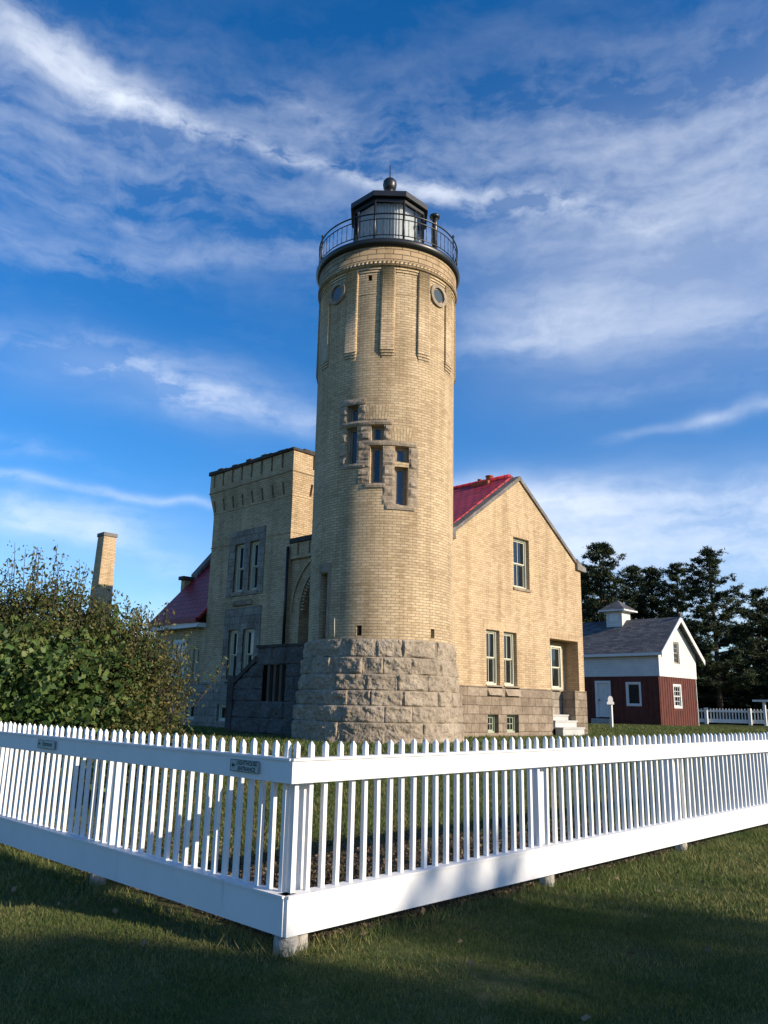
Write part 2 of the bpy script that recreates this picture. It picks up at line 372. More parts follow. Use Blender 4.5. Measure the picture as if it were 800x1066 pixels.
def window(parent, fn, u0, u1, v0, v1, rec=.12, cols=2, rows=1, sash=True, fm=None, sill=None, sillm=None, fw=.07, shade=None, glass=None):
    fm = fm or CREAM
    m = MB()
    for a, b, c, d in ((u0, u0+fw, v0, v1), (u1-fw, u1, v0, v1), (u0+fw, u1-fw, v1-fw, v1), (u0+fw, u1-fw, v0, v0+fw)): slab(m, fn, a, b, c, d, -rec-.08, -rec+.0)
    fr = m.build('window', fm, parent)
    m = MB(); sw = .045; iu0, iu1, iv0, iv1 = u0+fw, u1-fw, v0+fw, v1-fw; mid = (iv0+iv1)/2 if sash else None
    secs = [(iv0, mid, -rec-.085), (mid-.02, iv1, -rec-.045)] if sash else [(iv0, iv1, -rec-.05)]
    for (a, b, ww) in secs:
        slab(m, fn, iu0, iu0+sw, a, b, ww-.03, ww); slab(m, fn, iu1-sw, iu1, a, b, ww-.03, ww)
        slab(m, fn, iu0+sw, iu1-sw, a, a+sw, ww-.03, ww); slab(m, fn, iu0+sw, iu1-sw, b-sw, b, ww-.03, ww)
        for k in range(1, cols): uu = iu0+(iu1-iu0)*k/cols; slab(m, fn, uu-.011, uu+.011, a+sw, b-sw, ww-.022, ww-.004)
        for k in range(1, rows): vv = a+(b-a)*k/rows; slab(m, fn, iu0+sw, iu1-sw, vv-.011, vv+.011, ww-.024, ww-.006)
    m.build('sash', fm, fr)
    for (a, b, ww) in secs:
        slab(MB(), fn, iu0+sw, iu1-sw, a+sw, b-sw, ww-.035, ww-.025).build('pane', glass or GLASS, fr)
    if sill:
        e, h, pr = sill; m = MB(); slab(m, fn, u0-e, u1+e, v0-h, v0-.002, -rec-.05, pr); m.build('sill', sillm or TRIM, fr)
    return fr
def soup(name, verts, faces_n, m, parent=None, tint=None, kindlen=3):
    """verts: (n*k,3) array of separate k-gons"""
    off = Vector((0,0,0)); r = parent
    while r is not None: off += r.location; r = r.parent
    nf = len(verts)//kindlen; me = bpy.data.meshes.new(name)
    v = (verts-np.array(off)).astype(np.float32)
    me.vertices.add(len(v)); me.vertices.foreach_set('co', v.ravel())
    me.loops.add(nf*kindlen); me.loops.foreach_set('vertex_index', np.arange(nf*kindlen, dtype=np.int32))
    me.polygons.add(nf); me.polygons.foreach_set('loop_start', np.arange(0, nf*kindlen, kindlen, dtype=np.int32))
    if tint is not None:
        a = me.attributes.new('tint', 'FLOAT', 'FACE'); a.data.foreach_set('value', tint.astype(np.float32))
    me.update(calc_edges=True); me.materials.append(m)
    o = bpy.data.objects.new(name, me); COL.objects.link(o)
    if parent is not None: o.parent = parent
    return o
def sstep(x, a, b):
    t = min(1, max(0, (x-a)/(b-a))); return t*t*(3-2*t)
def ground_z(x, y):
    m = min(x-3.8, y-4.6); h = .7*sstep(m, 0, 9)
    d = math.hypot(x, y); h += .2*sstep(x, 28, 42)*(1 if m > 0 else sstep(y, -5, 5))
    return h
def bump_z(x, y): return .012*noise.noise(Vector((x*1.3, y*1.3, 0)))+.03*noise.noise(Vector((x*.3, y*.3, 4)))*sstep(math.hypot(x-4, y-4), 1, 6)

# ------------------------------------------------------------------ ground
def graded(c, r, step, far):
    a = [c-r+i*step for i in range(int(2*r/step)+1)]; st = step
    lo, hi = a[0], a[-1]; L, H = [], []
    while hi < c+far: st *= 1.25; hi += st; H.append(hi); lo -= st; L.append(lo)
    return L[::-1]+a+H
gx = graded(16, 20, .35, 900); gy = graded(12, 18, .35, 900)
gv = [(x, y, ground_z(x, y)+bump_z(x, y)-.02) for y in gy for x in gx]
nx = len(gx); gf = [(j*nx+i, j*nx+i+1, (j+1)*nx+i+1, (j+1)*nx+i) for j in range(len(gy)-1) for i in range(nx-1)]
me = bpy.data.meshes.new('ground'); me.from_pydata(gv, [], gf)
for p_ in me.polygons: p_.use_smooth = True
x = N(mat('lawn_soil', rough=.95, spec=.1)); o_ = x.obj()
n1 = x.noise(o_, .5, 5, .6); n2 = x.noise(o_, 6., 5, .7); n3 = x.noise(o_, 40., 3, .6)
col = x.ramp(x.math('ADD', x.math('MULTIPLY', n1, .6), x.math('MULTIPLY', n2, .4)), [(.36, (.035,.05,.014)), (.52, (.06,.075,.022)), (.66, (.13,.115,.05))])
sp = x.n('ShaderNodeSeparateXYZ', {0: o_})
far = x.math('SUBTRACT', 1., x.math('MULTIPLY', x.math('ABSOLUTE', x.math('SUBTRACT', sp.outputs[0], 6.4)), .26), True)
far2 = x.math('SUBTRACT', 1., x.math('MULTIPLY', x.math('ABSOLUTE', x.math('SUBTRACT', sp.outputs[1], 5.8)), .58), True)
mk = x.math('MULTIPLY', x.math('MULTIPLY', far, far2), 2.4, True)
mk = x.math('MULTIPLY', mk, x.ramp(n2, [(.3, (.3,.3,.3)), (.6, (1,1,1))]))
col = x.mix(mk, col, x.ramp(n3, [(.3, (.045,.028,.017)), (.7, (.16,.10,.06))]))
x.set(col, x.bump(x.math('ADD', n2, x.math('MULTIPLY', n3, .5)), .04, 1.))
me.materials.append(x.m); g = bpy.data.objects.new('ground', me); COL.objects.link(g); g['kind'] = 'structure'

# ------------------------------------------------------------------ lighthouse tower
TX, TY = 16.661, 16.430
lh = thing('lighthouse', (TX, TY, .5), 'tall round tan brick lighthouse tower with black lantern and gallery on top', 'lighthouse')
def Rz(z): return 2.095+.035*(z-3.3)/8
holes = [(-166.2,-156.5,9.48,9.98),(-166.2,-156.8,8.22,9.32),(-145.8,-136.0,8.88,9.34),(-146.0,-136.3,7.63,8.72),
         (-127.2,-116.0,8.26,8.72),(-127.3,-116.5,7.02,8.13),(-189.0,-180.6,3.37,5.19),(-153.1,-149.2,3.43,3.70),(-94.5,-90.6,3.44,3.69),(-151.4,-148.0,13.86,14.12)]
ths = sorted(set([-190+i*2.5 for i in range(145)]+[h[0] for h in holes]+[h[1] for h in holes]))
ths = [t for i, t in enumerate(ths) if i == 0 or t-ths[i-1] > 1e-6]
zs = sorted(set([3.3, 5, 6.5, 11.3, 14.3, 14.62]+[h[2] for h in holes]+[h[3] for h in holes]))
mb = MB()
def cp(t, z, r=None): r = Rz(z) if r is None else r; return (TX+r*math.cos(R_(t)), TY+r*math.sin(R_(t)), z)
def inh(t, z): return any(h[0] < t < h[1] and h[2] < z < h[3] for h in holes)
for i in range(len(ths)-1):
    for j in range(len(zs)-1):
        a, b, c, d = ths[i], ths[i+1], zs[j], zs[j+1]
        if inh((a+b)/2, (c+d)/2): continue
        k = R_(1)*2.1
        mb.face([cp(a,c), cp(b,c), cp(b,d), cp(a,d)], [(a*k,c),(b*k,c),(b*k,d),(a*k,d)], True)
mb.build('brick_shaft', BRICK, lh)
for (a, b, c, d) in holes:
    mb = MB(); ri = 1.72; k = R_(1)*2.1
    n = 5; ts = [a+(b-a)*i/n for i in range(n+1)]
    mb.face([cp(a,c), cp(a,d), cp(a,d,ri), cp(a,c,ri)], [(0,c),(0,d),(.35,d),(.35,c)])
    mb.face([cp(b,c), cp(b,c,ri), cp(b,d,ri), cp(b,d)], [(0,c),(.35,c),(.35,d),(0,d)])
    gr = [t for t in ths if a-1e-6 <= t <= b+1e-6]
    for t0, t1 in zip(gr, gr[1:]):
        mb.face([cp(t0,c), cp(t0,c,ri), cp(t1,c,ri), cp(t1,c)]); mb.face([cp(t0,d), cp(t1,d), cp(t1,d,ri), cp(t0,d,ri)])
    mb.build('window_reveal', BRICK, lh)
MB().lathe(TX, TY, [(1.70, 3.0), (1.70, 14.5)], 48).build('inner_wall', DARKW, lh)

def cblock(mb, t0, t1, z0, z1, r0, r1, rough=0., seed=0, st=1.3, sz=.05, bev=.008):
    nt = max(1, int((t1-t0)/st)); nz = max(1, int((z1-z0)/sz)) if rough else 1
    def P(i, j):
        t = t0+(t1-t0)*i/nt; z = z0+(z1-z0)*j/nz; r = r1
        if rough:
            if 0 < i < nt and 0 < j < nz: r += rough*(noise.fractal(Vector((t*.09+seed, z*4, seed*3.1)), .8, 2.2, 4)+.25)
            else: r -= bev
        return cp(t, z, r), (R_(t)*r1, z)
    for i in range(nt):
        for j in range(nz):
            q = [P(i,j), P(i+1,j), P(i+1,j+1), P(i,j+1)]; mb.face([a[0] for a in q], [a[1] for a in q], not rough)
        a = t0+(t1-t0)*i/nt; b = t0+(t1-t0)*(i+1)/nt; e = bev if rough else 0
        mb.face([cp(a,z0,r0), cp(b,z0,r0), cp(b,z0,r1-e), cp(a,z0,r1-e)][::-1]); mb.face([cp(a,z1,r0), cp(b,z1,r0), cp(b,z1,r1-e), cp(a,z1,r1-e)])
    e = bev if rough else 0
    mb.face([cp(t0,z0,r0), cp(t0,z0,r1-e), cp(t0,z1,r1-e), cp(t0,z1,r0)]); mb.face([cp(t1,z0,r0), cp(t1,z0,r1-e), cp(t1,z1,r1-e), cp(t1,z1,r0)][::-1])
# rock faced stone surround of the three stepped windows
sur = MB(); sd = 0
def col_blocks(side0, side1, z0, z1, jag0=0, jag1=0):
    global sd
    z = z0; k = 0
    while z < z1-.02:
        h = min(random.uniform(.2, .34), z1-z)
        if z1-z-h < .1: h = z1-z
        a = side0-(jag0*random.random() if jag0 else 0); b = side1+(jag1*random.random() if jag1 else 0)
        sd += 1.7; cblock(sur, a, b, z+.003, z+h-.003, 2.0, Rz(z)+.012+random.uniform(-.008, .01), .045, sd); z += h; k += 1
col_blocks(-171.5, -166.3, 8.22, 9.33, jag0=3); col_blocks(-171.5, -166.3, 9.48, 9.98, jag0=2)
col_blocks(-156.4, -146.1, 7.63, 9.33); col_blocks(-156.3, -151.0, 9.50, 9.98, jag1=1.5)
col_blocks(-136.1, -127.4, 7.02, 8.73); col_blocks(-135.9, -130.8, 8.89, 9.34, jag1=1.5)
col_blocks(-116.0, -110.0, 7.02, 8.73, jag1=3)
col_blocks(-150.4, -146.1, 7.5, 7.63)
for a, b, c, d in ((-172.5,-150.3,9.985,10.15),(-172,-129.8,9.345,9.475),(-156.5,-110.0,8.735,8.87),(-171,-150,8.09,8.215),(-150.5,-134,7.50,7.625),(-133.5,-111,6.89,7.015)):
    sd += 2; cblock(sur, a, b, c, d, 2.0, Rz(c)+.04, .025, sd, bev=.01)
sur.build('window_surround', TRIM, lh); sur = MB()
for a, b, c, d in ((-191.5,-189.1,3.4,5.4),(-180.5,-177.5,3.4,5.4),(-191.5,-177.5,5.2,5.45)):
    sd += 2; cblock(sur, a, b, c, d, 2.0, Rz(c)+.03, .03, sd)
sur.build('slot_surround', TRIM, lh)
# brick jack arches over the two lower windows
ja = MB()
for t0, t1, z0, z1 in ((-150.0,-133,9.50,9.93),(-130.5,-113,8.88,9.31)):
    n = 10; k = R_(1)*2.1; r = Rz(z0)+.014
    for i in range(n):
        a, b = t0+(t1-t0)*i/n, t0+(t1-t0)*(i+1)/n; fa, fb = (a-(t0+t1)/2)*.22, (b-(t0+t1)/2)*.22
        ja.face([cp(a,z0,r), cp(b,z0,r), cp(b+fb,z1,r), cp(a+fa,z1,r)], [(z0*1.1,a*k),(z0*1.1,b*k),(z0*1.1+.46,b*k),(z0*1.1+.46,a*k)])
ja.build('jack_arch', BRICK, lh)
# windows of the tower
def tang(tc_, r):
    n = Vector((math.cos(R_(tc_)), math.sin(R_(tc_)), 0)); t = Vector((-n.y, n.x, 0)); c = Vector((TX, TY, 0))+n*r
    return lambda u, v, w_: tuple(c+t*u+n*w_+Vector((0,0,v)))
for i in (0, 1, 2, 3, 4, 5):
    a, b, c, d = holes[i]; hw = R_((b-a)/2)*1.98
    window(lh, tang((a+b)/2, 1.98), -hw, hw, c-.02, d+.02, rec=.0, cols=1, sash=False, fm=TRIM if i < 6 else CREAM, fw=.05)
a, b, c, d = holes[6]; window(lh, tang((a+b)/2, 1.9), -.14, .14, c, d, rec=0, cols=1, sash=False, fm=DARKW, fw=.03)
# rock faced base, six courses
courses = [(.30,1.20,2.42),(1.20,1.62,2.375),(1.62,2.01,2.325),(2.01,2.43,2.28),(2.43,2.87,2.23),(2.87,3.35,2.165)]
def course_blocks(L, lo=.5, hi=1.15, seed=0):
    r = random.Random(seed); e = [0.]
    while e[-1] < L-lo: e.append(e[-1]+r.uniform(lo, hi))
    e[-1] = L; return e
def rock_disp(u, z, edges, z0, z1, seed):
    import bisect
    k = bisect.bisect_right(edges, u)-1; k = max(0, min(k, len(edges)-2))
    wob = .015*noise.noise(Vector((u*3, z*3, seed)))
    e = min(u-edges[k]+wob, edges[k+1]-u-wob, (z-z0)+wob, (z1-z)-wob)
    if e < .009: return -.022
    pil = sstep(e, .006, .045)
    q = Vector((u*2.6+k*7.3, z*3.4, seed+k*1.9))
    f = noise.fractal(q, .75, 2.1, 5)
    rd = abs(noise.noise(Vector((u*1.9+k*3.1, z*2.3, seed*2))))
    tilt = (u-(edges[k]+edges[k+1])/2)*math.sin(k*12.9+seed*4.1)*.10
    return pil*(.012+.06*f+.035*rd+tilt*.8)
mb = MB(); nth = 560; Rm = 2.33; C_ = 2*math.pi*Rm
for ci, (z0, z1, r) in enumerate(courses):
    ed = course_blocks(C_, .55, 1.25, ci+5); nz = max(6, int((z1-z0)/.032)); G = []
    for j in range(nz+1):
        z = z0+(z1-z0)*j/nz; row = []
        for i in range(nth):
            u = C_*i/nth; dsp = rock_disp(u, z, ed, z0, z1, ci*5.3)
            if j in (0, nz): dsp = -.015
            row.append(cp(360*i/nth, z, r+dsp-.02*(j/nz)))
        G.append(row)
    for j in range(nz):
        for i in range(nth):
            k = (i+1) % nth; mb.face([G[j][i], G[j][k], G[j+1][k], G[j+1][i]])
    nr = courses[ci+1][2] if ci < 5 else 2.0
    for i in range(nth):
        k = (i+1) % nth; mb.face([G[nz][i], G[nz][k], cp(360*k/nth, z1+.005, nr-.08), cp(360*i/nth, z1+.005, nr-.08)])
mb.build('stone_base', STONE, lh)
# upper pilasters, corbels, cornice
for k in range(12):
    c_ = -165+30*k
    m = MB(); cblock(m, c_-5.6, c_+5.6, 11.62, 14.3, 2.05, 2.19)
    for q in range(4): cblock(m, c_-5.6+q*.35, c_+5.6-q*.35, 11.62-.085*(q+1)+.004, 11.62-.085*q-.002, 2.05, 2.19-.018*(q+1))
    m.build('pilaster', BRICK, lh)
m = MB()
for k in range(12):
    c_ = -150+30*k
    for q in range(3): cblock(m, c_-9.7, c_+9.7, 14.05+.08*q+.004, 14.05+.08*(q+1)-.004, 2.05, 2.145+.02*q)
m.build('panel_lintel', BRICK, lh)
MB().lathe(TX, TY, [(2.14,13.40),(2.15,13.415),(2.15,13.44),(2.14,13.455)], 96).build('string_course', BRICK, lh)
MB().lathe(TX, TY, [(2.10,14.29),(2.235,14.30),(2.235,14.46),(2.215,14.465),(2.215,14.95),(2.0,14.96)], 96).build('cornice', brick_mat('cornice_blocks', (.46,.34,.20), (.38,.28,.16), (.12,.09,.06), .52, .165, .014), lh)
m = MB()
for k in range(108): cblock(m, k*3.333, k*3.333+2.3, 14.37, 14.44, 2.2, 2.240)
m.build('dentil_course', BRICK, lh)
# portholes
for c_ in (-90, 180, 0, 90):
    f = tang(c_, 2.15); m = MB(); n = 28
    for k in range(n):
        a0 = 2*math.pi*k/n; a1 = 2*math.pi*(k+1)/n
        P_ = lambda r, a, w_: f(r*math.cos(a), 13.72+r*math.sin(a), w_)
        m.face([P_(.25,a0,.05), P_(.36,a0,.05), P_(.36,a1,.05), P_(.25,a1,.05)][::-1]); m.face([P_(.36,a0,.05), P_(.36,a0,-.12), P_(.36,a1,-.12), P_(.36,a1,.05)][::-1])
        m.face([P_(.25,a0,.05), P_(.25,a1,.05), P_(.25,a1,-.02), P_(.25,a0,-.02)][::-1])
        m.face([P_(.25,a0,-.02), P_(.25,a1,-.02), P_(.205,a1,-.02), P_(.205,a0,-.02)][::-1])
    ph = m.build('porthole', TRIM, lh)
    MB().face  # noqa
    m = MB(); m.face([f(.21*math.cos(2*math.pi*k/n), 13.72+.21*math.sin(2*math.pi*k/n), .0) for k in range(n)]); m.build('pane', mat('grey_porthole_glass', (.06,.075,.07), .15, .8), ph)
# gallery
gd = MB().lathe(TX, TY, [(1.9,14.93),(2.25,14.94),(2.30,15.00),(2.33,15.04),(2.33,15.14),(2.31,15.16),(1.0,15.17)], 96).build('gallery_deck', BLACKM, lh)
def ring(m, r, z, t, n=96): m.tube([(TX+r*math.cos(2*math.pi*k/n), TY+r*math.sin(2*math.pi*k/n), z) for k in range(n+1)], t, 6, False)
m = MB(); ring(m, 2.25, 16.02, .024); ring(m, 2.25, 15.84, .016); ring(m, 2.25, 15.30, .016)
for k in range(72):
    a = 2*math.pi*k/72; p = (TX+2.25*math.cos(a), TY+2.25*math.sin(a))
    if k % 9 == 4:
        m.tube([(*p, 15.15), (*p, 16.10)], .024, 6); m.lathe(p[0], p[1], [(0,16.09),(.04,16.12),(.04,16.15),(0,16.19)], 8)
    else: m.tube([(*p, 15.30), (*p, 15.84)], .010, 5)
m.build('gallery_railing', BLACKM, lh)
# lantern room : octagon
def oct_(r, off=22.5): return [(TX+r*math.cos(R_(off+45*k)), TY+r*math.sin(R_(off+45*k))) for k in range(8)]
m = MB(); o8 = oct_(1.22); i8 = oct_(1.12)
m.hexa([(*p, 15.18) for p in o8], [(*p, 15.62) for p in o8])
lan = m.build('lantern_room', BLACKM, lh)
m = MB()
for p in oct_(1.20): m.tube([(*p, 15.6), (*p, 17.40)], .04, 6)
for r, z in ((1.205, 15.66), (1.205, 17.26)):
    q = oct_(r)
    for k in range(8): m.beam((*q[k], z), (*q[(k+1) % 8], z), .05, .12)
m.build('lantern_frame', BLACKM, lan)
GL = mat('clear_lantern_glass', (1,1,1), .02, .5)
x = N(GL); tr = x.n('ShaderNodeBsdfTransparent', {'Color': c4(.72,.76,.78)}); gl_ = x.n('ShaderNodeBsdfGlossy', {'Color': c4(1,1,1), 'Roughness': .02})
fr_ = x.n('ShaderNodeFresnel', {'IOR': 1.6}); ms_ = x.n('ShaderNodeMixShader', {0: fr_.outputs[0], 1: tr.outputs[0], 2: gl_.outputs[0]}); x.t.links.new(ms_.outputs[0], x.t.nodes['Material Output'].inputs[0])
q = oct_(1.17); c8 = oct_(.98)
for k in range(8):
    a, b = q[k], q[(k+1) % 8]; m = MB(); m.face([(*a, 15.68), (*b, 15.68), (*b, 17.22), (*a, 17.22)]); m.build('pane', GL, lan)
m = MB()
for k in range(8):
    a, b = Vector((*c8[k], 0)), Vector((*c8[(k+1) % 8], 0)); n = 16
    for i in range(n):
        p = a.lerp(b, i/n); p2 = a.lerp(b, (i+1)/n); c0 = Vector((TX, TY, 0))
        w0 = .02*(i % 2); w1_ = .02*((i+1) % 2); p = p+(p-c0).normalized()*w0; p2 = p2+(p2-c0).normalized()*w1_
        m.face([(p.x,p.y,15.64), (p2.x,p2.y,15.64), (p2.x,p2.y,17.3), (p.x,p.y,17.3)])
m.build('blind', CURT, lan)
m = MB(); e0, e1, t0_ = oct_(1.36), oct_(1.32), oct_(.22)
m.hexa([(*p, 17.34) for p in e0], [(*p, 17.52) for p in e0])
for k in range(8): m.face([(*e1[k], 17.52), (*e1[(k+1) % 8], 17.52), (*t0_[(k+1) % 8], 18.2), (*t0_[k], 18.2)])
m.build('lantern_roof', BLACKM, lan)
MB().lathe(TX, TY, [(.22,18.15),(.24,18.25),(.15,18.30),(.13,18.38),(.19,18.42),(.22,18.53),(.235,18.63),(.22,18.74),(.16,18.82),(.06,18.87),(.02,18.9),(.012,19.4),(0,19.42)], 24).build('ball_finial', BLACKM, lan)
va = R_(-70); vp = (TX+1.62*math.cos(va), TY+1.62*math.sin(va))
MB().tube([(*vp, 15.18), (*vp, 16.75), (vp[0]+.02, vp[1]-.02, 16.95)], .09, 10).build('vent_pipe', BLACKM, lh)
MB().lathe(vp[0], vp[1], [(.0,16.92),(.16,16.95),(.17,17.03),(.1,17.08),(0,17.1)], 14).build('vent_cap', BLACKM, lh)
MB().tube([cp(-171.5,3.9,2.13), cp(-171.2,3.6,2.13), cp(-170.8,3.4,2.15)], .018, 6).build('conduit', SILVER, lh)

# ------------------------------------------------------------------ gabled keeper's house
YG = 16.75
gh = thing('keepers_house', (24.3, YG, .6), 'tan brick gable-fronted house with red roof, right of the lighthouse tower', 'house')
fG = lambda u, v, w_: (u, YG-w_, v)
xl, xr, xm, ze, zr = 20.05, 28.50, 24.28, 7.15, 10.06
outl = [(xl, 2.35), (26.10, 2.35), (26.10, 4.25), (28.11, 4.25), (28.11, 2.35), (xr, 2.35), (xr, ze), (xm, zr), (xl, ze)]
wins = [(23.85, 24.86, 5.93, 7.80), (22.16, 22.93, 2.40, 4.27), (23.18, 23.95, 2.40, 4.27)]
holed_wall(MB(), outl, [rect(*q) for q in wins], fG, .45).build('front_wall', BRICKG, gh)
bw = [(22.13, 22.74, .82, 1.42), (23.22, 23.92, .82, 1.42)]
holed_wall(MB(), rect(xl-.05, 26.10, .2, 2.347), [rect(*q) for q in bw], lambda u, v, w_: (u, YG-.05-w_, v), .5).build('stone_foundation', ASHLAR, gh)
m = MB(); m.box(27.68, xr+.04, YG-.05, YG+.5, .2, 2.347); m.build('porch_pier', ASHLAR, gh)
m = MB(); m.box(20.2, 26.09, 17.2, 27, .3, 7.15); m.box(26.09, 28.5, 17.42, 27, 4.3, 7.15)
m.build('side_wall', BRICKG, gh)
m = MB(); m.box(26.09, 28.6, 17.352, 17.8, 2.33, 4.3); m.build('porch_wall', BRICKG, gh)
m = MB(); m.box(26.09, 28.6, 17.30, 17.8, .3, 2.33); m.build('porch_base', ASHLARD, gh)
m = MB(); m.box(28.113, 28.5, 17.2, 27, .3, 7.15); m.build('side_wall', BRICKG, gh)
m = MB()
for i, (y0, z1) in enumerate(((16.95, 1.45), (16.62, 1.24), (16.30, 1.0))): m.box(26.13, 27.67 if i < 2 else 27.66, y0, 17.28, z1-.05, z1); m.box(26.16, 27.64, y0+.03+.001*i, 17.27, .5, z1-.052)
m.build('porch_step', STEP, gh)
for q in wins: window(gh, fG, *q, rec=.13, cols=2, sill=(.05,.10,.05), sillm=TRIM)
for q in wins[1:]:
    m = MB(); m.prism([(YG-.155, q[2]-.34), (YG-.04, q[2]-.34), (YG+.1, q[2]-.08), (YG-.03, q[2]-.08)], 0, q[0]-.02, q[1]+.02); m.build('sloped_sill', TRIM, gh)
for q in bw: window(gh, fG, *q, rec=.10, cols=3, rows=2, sash=False, fm=GREENP, fw=.06)
window(gh, lambda u, v, w_: (u, 17.352-w_, v), 26.85, 27.62, 2.40, 4.05, rec=-.14, cols=1, sill=(.02,.05,.17))
# soldier courses over the openings (separate thin lintels)
for a_, b_, c_ in ((23.69, 25.02, 7.81), (22.0, 24.11, 4.28), (25.95, 28.26, 4.26)):
    m = MB(); slab(m, fG, a_, b_, c_, c_+.32, -.05, .006); m.build('soldier_course', BRICKG, gh, swap=True)
# coping and kneelers
def rakepoly(x0, z0, x1, z1, t): return [(x0, z0), (x1, z1), (x1, z1+t), (x0, z0+t)]
m = MB(); m.prism([(xl-.0, ze-.02), (xm, zr-.02), (xm, zr+.15), (xl, ze+.13)], 1, YG-.07, YG+.36); m.prism([(xm+.002, zr-.02), (xr, ze-.02), (xr, ze+.13), (xm+.002, zr+.15)], 1, YG-.07, YG+.36)
m.build('gable_coping', COPING, gh)
for sg, xe_ in ((1, xr), (-1, xl)):
    m = MB(); m.prism([(xe_-.36*sg, ze-.02), (xe_+.27*sg, ze-.05), (xe_+.30*sg, ze+.14), (xe_+.05*sg, ze+.2), (xe_-.36*sg, ze+.42)], 1, YG-.10, YG+.40); m.build('kneeler_stone', COPING, gh)
m = MB()
for sgn, xe in ((-1, 19.75), (1, 28.8)):
    zz = ze-.05+(-.02); pts = [(xm, zr+.02), (xe, ze-.25), (xe, ze-.05), (xm, zr+.24)]
    m.prism(pts, 1, YG+.30, 27.2)
m.build('roof', REDROOF, gh)
m = MB().tube([(xm, YG+.4, zr+.22), (xm, 27.2, zr+.22)], .10, 10); m.build('ridge_cap', REDROOF, gh)
ch = MB(); ch.box(23.95, 24.6, 17.95, 18.75, 9.6, 10.22); chm = ch.build('chimney', CLAY, gh)
for y_, r, h_ in ((18.12, .14, .20), (18.6, .08, .15)):
    MB().lathe(24.28, y_, [(r*.9,10.28),(r,10.28+h_*.8),(r*1.15,10.28+h_*.85),(r*1.1,10.28+h_),(0,10.28+h_)], 14).build('chimney_pot', CLAY, chm)
MB().tube([(28.56, YG+.6, ze-.2), (28.56, YG+.6, .6)], .04, 8).build('downpipe', SILVER, gh)

# ------------------------------------------------------------------ crenellated square tower, entrance bay and north wing
XC = 18.30
ch_ = thing('crenellated_tower', (XC+2.5, 25.4, .6), 'square brick tower with corbelled parapet and paired windows, left of the round tower', 'tower')
fX = lambda u, v, w_: (XC-w_, u, v)       # u = Y
y0, y1, x1 = 22.85, 28.05, 23.5
cw = [(25.67,26.30,5.87,7.80),(24.72,25.32,5.87,7.80),(25.75,26.37,2.50,4.40),(24.70,25.43,2.50,4.40)]
holed_wall(MB(), rect(y0, y1, 2.41, 9.3), [rect(*q) for q in cw], fX, .35).build('front_wall', BRICK, ch_)
m = MB(); m.box(XC+.352, x1, y0, y0+.35, 2.3, 9.3); m.box(XC+.3, x1, y1-.3, y1-.001, .3, 9.3); m.box(x1-.3, x1+.002, y0+.36, y1-.31, .3, 9.3); m.build('side_wall', BRICK, ch_)
o = .17
def tierfn(c0, c1, za, zb):   # slanted map for corbel tier on -X face
    def f(u, v, w_):
        t = (v-za)/(zb-za); return (XC-c0-(c1-c0)*t-w_, u, v)
    return f
def tierfn2(c0, c1, za, zb):
    def f(u, v, w_):
        t = (v-za)/(zb-za); return (u, y0-c0-(c1-c0)*t-w_, v)
    return f
sl_y = [23.35+.655*k for k in range(8)]; sl_x = [19.15+.9*k for k in range(5)]
def tier(c0, c1, za, zb, hz0, hz1, hw):
    m = MB(); f = tierfn(c0, c1, za, zb); f2 = tierfn2(c0, c1, za, zb)
    ea, eb = c0, c1
    holed_wall(m, [(y0-ea, za), (y1+ea, za), (y1+eb, zb), (y0-eb, zb)], [rect(q-hw, q+hw, hz0, hz1) for q in sl_y], f, .28 if False else .75, rim=False)
    holed_wall(m, [(XC-ea, za), (x1+ea, za), (x1+eb, zb), (XC-eb, zb)], [rect(q-hw, q+hw, hz0, hz1) for q in sl_x], f2, .75, rim=False)
    m.face([(XC-ea,y1+ea,za),(x1+ea,y1+ea,za),(x1+eb,y1+eb,zb),(XC-eb,y1+eb,zb)]); m.face([(x1+ea,y0-ea,za),(x1+eb,y0-eb,zb),(x1+eb,y1+eb,zb),(x1+ea,y1+ea,za)])
    return m
tier(0, o, 9.3, 10.2, 9.40, 9.86, .055).build('corbel_band', BRICK, ch_)
tier(o, o, 10.22, 11.0, 10.42, 10.985, .058).build('parapet', BRICK, ch_)
m = MB()
for (a, b) in ((9.295, .02), (10.195, o+.03), (7.86, .025)):
    m.hexa([(XC-b,y0-b,a),(x1+b,y0-b,a),(x1+b,y1+b,a),(XC-b,y1+b,a)], [(XC-b,y0-b,a+.035),(x1+b,y0-b,a+.035),(x1+b,y1+b,a+.035),(XC-b,y1+b,a+.035)])
m.build('string_course', DARKW if False else BRICK, ch_)
m = MB(); b = o+.06; n = 17
for k in range(n):      # cap stones along the parapet
    ya = y0-b+(y1-y0+2*b)*k/n; yb = y0-b+(y1-y0+2*b)*(k+1)/n
    m.box(XC-b-.04*random.random(), XC+.3, ya+.006, yb-.006, 11.002, 11.10+.09*random.random())
m.box(XC+.302, x1+b, y0-b, y0+.3, 11.002, 11.16); m.box(x1-.2, x1+b, y0+.302, y1+b, 11.002, 11.16); m.box(XC+.302, x1-.202, y1-.2, y1+b, 11.002, 11.16)
m.build('parapet_cap', CAPDARK, ch_)
MB().box(XC+.1, x1-.1, y0+.1, y1-.1, 10.2, 10.3).build('flat_roof', CAPDARK, ch_)
for q0, q1, q2, q3 in ((cw[0], cw[1], 5.70, 8.35), (cw[2], cw[3], 2.42, 5.25)):
    m = MB(); holed_wall(m, rect(24.38, 26.72, q2, q3), [rect(*q0), rect(*q1)], lambda u, v, w_: (XC-.03-w_, u, v), .06); m.build('window_surround', ASHLARD, ch_)
for q in cw: window(ch_, fX, *q, rec=.10, cols=1, fm=CREAM, sill=(.03,.14,.06), sillm=TRIM, fw=.08)
m = MB()
